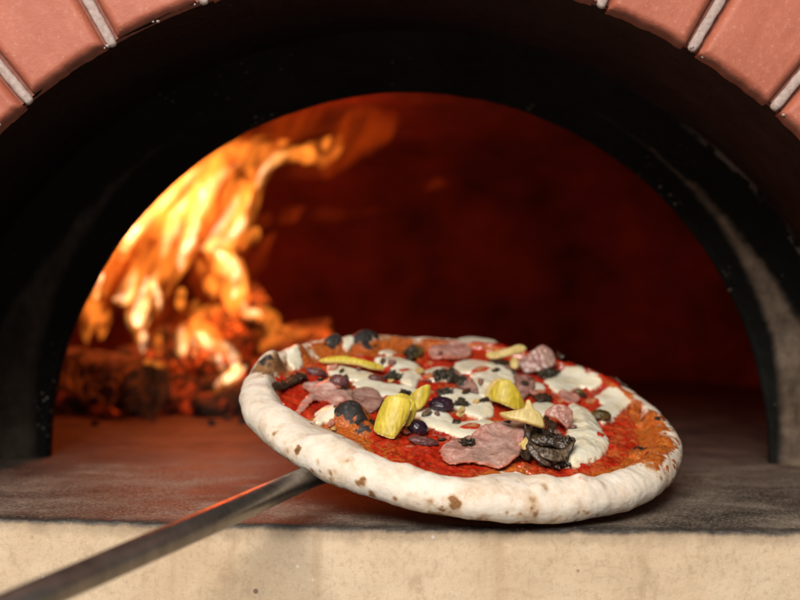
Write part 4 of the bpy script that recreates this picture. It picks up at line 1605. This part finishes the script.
def build_sauce():
    """The sauce fills the bowl of the crust up to its traced inner edge."""
    P = smooth_poly(uv([(275, 383), (281, 401), (298, 414), (316, 414), (326, 404), (345, 400), (366, 408), (374, 424), (371, 440), (380, 455), (402, 466), (428, 473), (452, 480), (476, 473),
                        (496, 466), (512, 464), (530, 471), (550, 479), (574, 479), (594, 471), (612, 464), (628, 454), (638, 440), (636, 424), (630, 412), (622, 402), (618, 392), (600, 380), (582, 368),
                        (566, 360), (545, 356), (520, 350), (490, 347), (455, 347), (420, 350), (385, 353), (350, 357), (320, 360), (300, 366), (288, 374), (281, 378)], 0.0135), 9)
    nn_ = np.stack([np.gradient(P[:, 1]), -np.gradient(P[:, 0])], 1)
    nn_ /= np.linalg.norm(nn_, axis=1)[:, None]
    P = P + nn_ * (0.0046 * fbm(np.column_stack([P * 130, np.zeros(len(P))]), 3))[:, None]
    Q, d, F = region_mesh(P, 0.00085)
    base = blur(HM, 2)

    def hh(u, v, dd):
        e = np.sqrt(np.clip(1 - (1 - np.clip(dd / 0.004, 0, 1)) ** 2, 0, 1))
        l1 = fbm(np.stack([u * 110, v * 110, 0 * u + 3], -1), 3)
        l2 = np.clip(fbm(np.stack([u * 260, v * 260, 0 * u + 8], -1), 2), 0, 1)
        return hm(u, v, base) + e * (0.0016 + 0.0024 * l1 + 0.0022 * l2) - 0.0006 * (1 - e)
    top = hh(Q[:, 0], Q[:, 1], d)
    V, G = solid(np.column_stack([Q, top]), np.column_stack([Q, np.minimum(top - 0.001, 0.003)]), F)
    mesh('tomato_sauce', V, G, mat_sauce(), pizza)
    stamp(P, hh)


build_sauce()

CH = mat_cheese()
HAM = mat_ham('cooked ham', (0.46, 0.20, 0.155), (0.66, 0.43, 0.36), (0.42, 0.095, 0.045))
HAMG = mat_ham('greyed ham', (0.31, 0.14, 0.11), (0.44, 0.26, 0.205), (0.12, 0.045, 0.03))
ART = mat_veg('artichoke heart', (0.40, 0.285, 0.010), (0.66, 0.50, 0.048), (0.70, 0.58, 0.19), 0.42, 0.2, 34, fibre=0.45, soft=0.5, shine=0.35)
ARTP = mat_veg('pale artichoke', (0.50, 0.34, 0.09), (0.68, 0.54, 0.24), (0.45, 0.20, 0.05), 0.35, 0.12, fibre=0.4)
OLV = mat_veg('black olive', (0.013, 0.006, 0.012), (0.050, 0.020, 0.034), (0.06, 0.02, 0.025), 0.2, 0.0)
OLP = mat_veg('cut olive', (0.05, 0.016, 0.022), (0.17, 0.062, 0.055), (0.30, 0.13, 0.10), 0.3, 0.05)
OLG = mat_veg('green brown olive', (0.05, 0.03, 0.008), (0.14, 0.085, 0.02), (0.03, 0.016, 0.006), 0.3, 0.05)
BRN = mat_veg('burnt mushroom', (0.018, 0.010, 0.006), (0.085, 0.048, 0.026), (0.014, 0.009, 0.006), 0.30, 0.0, 90)
MSH = mat_veg('grilled mushroom', (0.035, 0.02, 0.011), (0.16, 0.105, 0.062), (0.015, 0.010, 0.007), 0.28, 0.0, 70, fibre=0.8)
HRB = mat_veg('burnt herb', (0.008, 0.008, 0.004), (0.034, 0.028, 0.013), (0.07, 0.05, 0.025), 0.5, 0.0, 120)

# --- melted mozzarella
for i, (P, H, e) in enumerate((
    ([(330, 366), (345, 366), (362, 370), (372, 373), (366, 378), (350, 378), (334, 374)], .0025, .004),
    ([(377, 361), (390, 359), (404, 361), (417, 366), (421, 371), (418, 379), (411, 384), (402, 380), (394, 371)], .0045, .006),
    ([(356, 384), (372, 380), (386, 383), (399, 385), (413, 388), (414, 394), (404, 398), (390, 395), (376, 393), (366, 389)], .0025, .005),
    ([(471, 385), (473, 376), (485, 367), (500, 367), (513, 374), (515, 384), (505, 393), (493, 397), (482, 397), (474, 391)], .0085, .012),
    ([(443, 395), (451, 390), (463, 392), (476, 397), (488, 402), (491, 410), (481, 416), (464, 410), (450, 401)], .0035, .005),
    ([(419, 413), (430, 409), (440, 409), (450, 415), (459, 421), (478, 420), (492, 422), (499, 431), (487, 438), (470, 437), (455, 432), (440, 427), (428, 422)], .0035, .006),
    ([(570, 412), (582, 414), (592, 419), (598, 429), (606, 442), (600, 452), (586, 458), (572, 459), (564, 450), (567, 432)], .009, .011),
    ([(547, 380), (560, 374), (574, 370), (588, 373), (601, 381), (592, 387), (578, 385), (566, 391), (556, 388)], .003, .006),
    ([(597, 397), (610, 392), (626, 396), (632, 400), (624, 405), (617, 409), (607, 404)], .002, .004),
    ([(456, 363), (470, 360), (486, 363), (489, 370), (474, 373), (460, 370)], .0025, .005),
    ([(531, 405), (543, 401), (556, 406), (552, 413), (536, 413)], .0025, .004),
    ([(458, 337), (474, 334), (494, 337), (496, 344), (478, 346), (462, 343)], .003, .005),
    ([(285, 360), (293, 354), (300, 356), (301, 364), (292, 367)], .003, .004),
    ([(341, 344), (347, 341), (353, 344), (350, 348), (343, 348)], .002, .003),
    ([(316, 419), (318, 411), (328, 405), (338, 405), (341, 412), (334, 418), (324, 420)], .003, .006),
    ([(556, 453), (568, 450), (584, 457), (576, 464), (560, 463)], .0018, .004),
    ([(380, 350), (390, 348), (396, 351), (388, 354)], .002, .003),
    ([(493, 424), (505, 421), (512, 426), (504, 431)], .0015, .003),
    ([(425, 372), (436, 367), (450, 368), (456, 374), (444, 379), (431, 378)], .0022, .004),
    ([(520, 386), (533, 382), (544, 386), (540, 392), (526, 393)], .002, .004),
    ([(318, 388), (327, 384), (336, 388), (330, 393), (320, 393)], .0018, .003),
    ([(524, 360), (536, 355), (545, 357), (541, 363), (529, 365)], .002, .004),
    ([(596, 411), (608, 404), (619, 409), (614, 417), (602, 420)], .0016, .004),
)):
    P = np.array(P, float)
    P = P.mean(0) + (P - P.mean(0)) * np.array([1.14, 1.22])
    lay('mozzarella', P, CH, H * 0.85, e, 'melt', seed=i, jit=0.0012, sm=14)

# thin sauce-stained smears between the larger pieces
CHS = mat_cheese_stained()
_rg = np.random.default_rng(77)
for i, (x, y, w, h) in enumerate(((322, 388, 12, 3), (345, 394, 12, 3), (402, 398, 10, 3), (388, 398, 9, 3), (430, 392, 10, 3), (452, 412, 9, 3), (470, 428, 12, 3), (520, 396, 12, 4), (512, 388, 10, 3),
                                  (540, 392, 10, 3), (562, 400, 9, 3), (480, 374, 9, 2.5), (430, 376, 10, 2.5), (448, 370, 9, 2.5), (520, 424, 9, 3), (556, 430, 8, 3), (410, 445, 9, 3), (445, 441, 9, 2.5), (500, 402, 8, 2.5),
                                  (530, 378, 9, 2.5), (385, 368, 9, 2), (360, 352, 10, 2), (430, 362, 8, 2), (404, 372, 7, 2), (300, 372, 8, 2.5), (590, 400, 10, 3), (600, 440, 7, 3), (575, 402, 7, 2.5), (465, 356, 9, 2), (510, 354, 8, 2))):
    ang = np.linspace(0, 2 * math.pi, 7, endpoint=False)
    P = [(x + w * _rg.uniform(.6, 1.2) * math.cos(a), y + h * _rg.uniform(.6, 1.2) * math.sin(a)) for a in ang]
    lay('cheese_smear', P, CHS, .0014, .005, 'melt', seed=40 + i, jit=0.0008, sm=5)

# --- ham
lay('ham_slice', [(300, 386), (309, 379), (320, 380), (335, 383), (352, 387), (364, 392), (366, 402), (354, 408), (345, 402), (334, 403), (325, 398), (311, 404), (302, 412), (293, 414), (300, 402), (312, 394)], HAM, .0015, kind='sheet', fold=.0022, seed=1, frill=.0014)
lay('ham_slice', [(354, 388), (368, 389), (381, 395), (384, 402), (376, 411), (362, 408), (350, 399)], HAMG, .002, kind='sheet', fold=.0015, seed=2)
lay('ham_slice', [(426, 349), (445, 344), (462, 346), (473, 352), (470, 359), (448, 360), (430, 358)], HAM, .0035, kind='sheet', fold=.002, seed=3, thick=.003)
lay('ham_slice', [(512, 380), (524, 376), (536, 384), (534, 394), (524, 400), (516, 396)], HAMG, .002, kind='sheet', fold=.002, seed=5, frill=.001)
lay('ham_slice', [(455, 381), (466, 378), (474, 388), (480, 398), (470, 396), (458, 389)], HAMG, .002, kind='sheet', fold=.002, seed=6)
lay('ham_slice', [(438, 451), (450, 446), (465, 443), (480, 438), (497, 434), (522, 431), (524, 442), (521, 455), (517, 464), (505, 468), (488, 466), (470, 464), (455, 464), (444, 460)], HAM, .0018, kind='sheet', fold=.0014, seed=7, tilt=(0.05, 0.10), frill=.0008, thick=.0018, label='large flat slice of pink ham lying by the front rim')
lay('ham_slice', [(556, 391), (570, 392), (582, 398), (576, 403), (562, 400)], HAM, .0012, kind='sheet', fold=.0012, seed=9)
lay('ham_slice', [(425, 404), (438, 399), (452, 402), (446, 407), (432, 408)], HAMG, .001, kind='sheet', fold=.001, seed=10)
slab('ham_slice', [(515, 361), (530, 353), (541, 345), (551, 350), (556, 358), (555, 367), (541, 373), (524, 375)], HAMG, 0.55, 0.001, .003, .002, seed=3, ripple=.0012, label='greyish pink ham slice standing up near the back')
slab('ham_slice', [(543, 413), (549, 408), (559, 405), (573, 410), (573, 420), (568, 431), (563, 428), (556, 421), (549, 419)], HAM, 0.55, 0.001, .004, .002, seed=6, ripple=.0016)

# --- dark grilled bits
lay('burnt_mushroom', [(270, 394), (281, 382), (294, 377), (308, 377), (306, 382), (292, 386), (279, 393), (273, 399)], BRN, .003, kind='sheet', fold=.002, seed=11, frill=.002)
lay('burnt_mushroom', [(400, 354), (410, 346), (422, 346), (424, 355), (412, 361)], OLG, .003, kind='sheet', fold=.002, seed=12, frill=.002)
lay('burnt_mushroom', [(485, 363), (500, 359), (512, 363), (511, 371), (496, 372)], BRN, .002, kind='sheet', fold=.002, seed=13, frill=.002)
lay('burnt_mushroom', [(535, 373), (548, 369), (562, 371), (556, 378), (542, 379)], BRN, .002, kind='sheet', fold=.002, seed=14, frill=.002)
lay('burnt_mushroom', [(554, 357), (561, 353), (566, 360), (562, 369), (555, 367)], BRN, .004, kind='sheet', fold=.002, seed=15, frill=.002)
lay('burnt_mushroom', [(531, 398), (541, 394), (553, 396), (551, 403), (538, 404)], BRN, .0025, kind='sheet', fold=.002, seed=16, frill=.002)
lay('burnt_mushroom', [(542, 418), (547, 416), (551, 424), (557, 432), (552, 435), (545, 428)], BRN, .004, kind='sheet', fold=.0015, seed=17, frill=.002)
lay('grilled_mushroom', [(519, 446), (526, 440), (538, 440), (550, 446), (563, 452), (574, 457), (566, 465), (552, 468), (540, 466), (530, 459)], MSH, .003, kind='sheet', fold=.003, seed=27, frill=.003, tilt=(-0.02, 0.22), label='curled brown mushroom slice with burnt black edges near the front rim')
slab('mushroom_gill', [(533, 450), (540, 447), (552, 451), (563, 456), (566, 461), (555, 464), (542, 460)], MSH, 0.42, 0.003, .002, .0015, seed=7, ripple=.0006, label='grey brown inner strip of the curled mushroom')
slab('burnt_mushroom', [(524, 446), (529, 442), (536, 452), (548, 460), (553, 467), (544, 467), (533, 460)], BRN, 0.5, 0.003, .002, .0012, seed=9, ripple=.001)
slab('burnt_mushroom', [(527, 440), (534, 436), (548, 437), (558, 441), (566, 445), (570, 451), (560, 450), (548, 446), (536, 446)], BRN, 0.5, 0.004, .002, .002, anchor=(546, 448), seed=8, ripple=.0022)
lay('burnt_mushroom', [(519, 456), (526, 453), (531, 458), (528, 463), (520, 463)], BRN, .003, kind='sheet', fold=.002, seed=19, frill=.001)
lay('burnt_mushroom', [(522, 438), (528, 436), (530, 444), (527, 456), (521, 452)], BRN, .002, kind='sheet', fold=.002, seed=20, frill=.001)
lay('burnt_mushroom', [(502, 429), (512, 426), (519, 430), (512, 433)], BRN, .002, kind='sheet', fold=.001, seed=22, frill=.001)
lay('burnt_mushroom', [(607, 383), (622, 386), (634, 392), (628, 394), (614, 390)], MSH, .0018, kind='sheet', fold=.001, seed=23, frill=.001)
for i, (a, b, rx, ry, n) in enumerate(((394, 378, 9, 4, 18), (446, 377, 13, 7, 38), (458, 382, 6, 4, 10), (446, 395, 7, 4, 10), (462, 404, 5, 3, 10), (468, 445, 8, 2, 12), (555, 442, 16, 5, 34), (404, 397, 6, 3, 9), (560, 465, 8, 4, 14), (547, 375, 9, 3, 16), (412, 352, 7, 5, 14))):
    shreds('burnt_herb', a, b, rx, ry, n, HRB if i not in (6, 8) else BRN, 40 + i, size=(0.0025, 0.006))

# small bits lying between the larger pieces
_rg = np.random.default_rng(123)
_kinds = [('ham_bit', HAMG), ('ham_bit', HAM), ('mushroom_bit', MSH), ('mushroom_bit', BRN), ('artichoke_bit', ARTP), ('ham_bit', HAMG), ('mushroom_bit', BRN)]
_n = 0
while _n < 64:
    x, y = _rg.uniform(285, 620), _rg.uniform(350, 455)
    q = on_plane(x, y, 0.0145)
    if math.hypot(q[0], q[1]) > 0.108 or (q[1] < -0.07 and _rg.uniform() < 0.7) or (q[0] > 0.075 and _rg.uniform() < 0.6):
        continue
    nm, mt = _kinds[_n % len(_kinds)]
    w, h = _rg.uniform(3, 8), _rg.uniform(1.6, 3.2)
    rot = _rg.uniform(-0.5, 0.5)
    P = []
    for a in np.linspace(0, 2 * math.pi, 6, endpoint=False):
        dx, dy = w * _rg.uniform(.6, 1.2) * math.cos(a), h * _rg.uniform(.6, 1.2) * math.sin(a)
        P.append((x + dx * math.cos(rot) - dy * math.sin(rot), y + 0.4 * dx * math.sin(rot) + dy))
    lay(nm, P, mt, .0012, kind='sheet', fold=.0012, seed=200 + _n, frill=.0012, sm=3, step=.0006)
    _n += 1

# --- artichoke
slab('artichoke_strip', [(316, 361), (326, 358), (345, 357), (362, 361), (376, 364), (385, 367), (383, 371), (370, 370), (357, 366), (340, 364), (325, 364)], ART, 0.45, 0.002, .002, .004, anchor=(350, 369), seed=1, label='long thin yellow green artichoke strip at the back left')
slab('artichoke_piece', [(427, 384), (431, 386), (430, 396), (424, 407), (417, 412), (410, 408), (409, 396), (415, 390)], ART, 0.7, 0.0, .002, .003, seed=2)
slab('artichoke_leaf', [(392, 398), (398, 393), (408, 396), (416, 404), (417, 412), (412, 422), (405, 430), (400, 420)], ART, 0.55, 0.002, .002, .0025, anchor=(405, 432), seed=13, turn=0.35, ripple=.0008)
slab('artichoke_piece', [(383, 403), (386, 398), (391, 396), (402, 397), (411, 401), (412, 404), (411, 411), (407, 421), (401, 431), (396, 439), (392, 440), (383, 437), (373, 432), (374, 426), (377, 415)], ART, 0.62, 0.001, .0030, .0036, seed=3, turn=-0.15, ripple=.0002, label='large glossy yellow artichoke chunk behind the front left rim')
slab('artichoke_leaf', [(484, 400), (486, 388), (494, 380), (503, 379), (509, 384), (505, 396), (496, 405)], ARTP, 0.62, 0.001, .003, .0025, anchor=(496, 405), seed=14, turn=-0.4, ripple=.0008)
slab('artichoke_piece', [(488, 398), (490, 390), (497, 381), (508, 381), (517, 390), (523, 400), (527, 408), (519, 413), (506, 408), (492, 402)], ART, 0.6, 0.001, .0055, .0036, seed=4, label='bright yellow artichoke wedge leaning on a mozzarella dome in the middle')
slab('artichoke_piece', [(485, 352), (498, 353), (510, 349), (519, 345), (528, 348), (523, 354), (508, 358), (496, 361), (487, 359)], ARTP, 0.4, 0.001, .002, .003, seed=5)
slab('artichoke_piece', [(497, 412), (507, 413), (524, 411), (525, 402), (530, 402), (533, 411), (542, 415), (546, 430), (534, 428), (518, 424), (504, 420)], ARTP, 0.45, 0.001, .003, .004, seed=6, label='pale cream artichoke piece with a frilled edge')
slab('artichoke_piece', [(509, 360), (516, 358), (520, 364), (518, 371), (510, 370)], ARTP, 0.4, 0.001, .002, .003, seed=7)

# --- olives
olive('olive', 441, 403, 13, 8.5, OLV, 0.05, 1, label='whole wrinkled black olive lying in the middle left')
olive('olive', 417, 426, 12, 8, OLV, -0.45, 2)
olive('olive_half', 423, 440, 15, 5.5, OLP, -0.1, 3, hollow=0.5, label='cut purple olive half lying hollow side up')
olive('olive_half', 316, 371, 11, 5, OLP, -0.2, 4, hollow=0.3)
olive('olive_half', 339, 380, 10, 6, OLP, -0.15, 5, flat=.9)
olive('olive_half', 601, 414, 10, 6, OLG, 0.0, 6, hollow=0.2, label='green brown olive half sunk in the sauce at the right')
olive('olive_half', 375, 377, 7, 3.5, OLP, 0.0, 7)
olive('olive_half', 579, 391, 5, 3, OLG, 0.0, 8)


# ------------------------------------------------------------------ peel
def build_peel():
    peel = empty('pizza_peel', 'steel pizza peel with a round tube handle reaching down to the left under the pizza', 'peel')
    peel.matrix_world = pizza.matrix_world.copy()
    peel.location = tuple(ORG)
    st, dk = mat_steel(), mat_peel()
    # slotted round head
    nr, na = 40, 360
    Rs = np.linspace(0.004, 0.1285, nr)
    A = np.linspace(0, 2 * math.pi, na, endpoint=False)
    aa, rr = np.meshgrid(A, Rs, indexing='ij')
    P = np.stack([rr * np.cos(aa) - 0.002, rr * np.sin(aa) - 0.004, np.full_like(rr, -0.0006)], -1).reshape(-1, 3)
    F = []
    for i in range(na):
        for j in range(nr - 1):
            if 0.074 < Rs[j] < 0.123 and (i % 10) < 4:
                continue
            if 0.03 < Rs[j] < 0.066 and (i % 20) < 7:
                continue
            b = ((i + 1) % na) * nr
            F.append((i * nr + j, b + j, b + j + 1, i * nr + j + 1))
    B = P - np.array([0, 0, 0.0014])
    V, G = solid(P, B, F)
    mesh('head', V, G, dk, peel, smooth=False)
    # handle: slightly bent tube, flattened socket at its end under the crust
    w = [at(318, 474, 0.668), at(225, 514.5, 0.565), at(100, 569, 0.488), at(0, 612, 0.440), at(-330, 757, 0.345)]
    end = on_plane(352, 470, -0.006)
    L = np.array([end + np.array([0.020, 0.026, 0.0]), end] + [to_local(q) for q in w])
    rad = np.array([0.0068, 0.0068, 0.0068, 0.0068, 0.0068, 0.0068, 0.0068])
    C = smooth_poly(np.column_stack([L, rad]), 14, closed=False)
    T = np.gradient(C[:, :3], axis=0)
    T /= np.linalg.norm(T, axis=1)[:, None]
    n = len(C)
    ns = 40
    V = []
    for i in range(n):
        s = np.cross(T[i], [0, 0, 1.0])
        s /= np.linalg.norm(s)
        q = np.cross(s, T[i])
        for k in range(ns):
            a = 2 * math.pi * k / ns
            V.append(C[i, :3] + C[i, 3] * (s * math.cos(a) + q * math.sin(a)))
    F = grid_faces(n, ns)
    F += [(i * ns + ns - 1, (i + 1) * ns + ns - 1, (i + 1) * ns, i * ns) for i in range(n - 1)]
    F += [tuple(range(ns)), tuple((n - 1) * ns + k for k in range(ns - 1, -1, -1))]
    mesh('handle', V, F, st, peel)


build_peel()
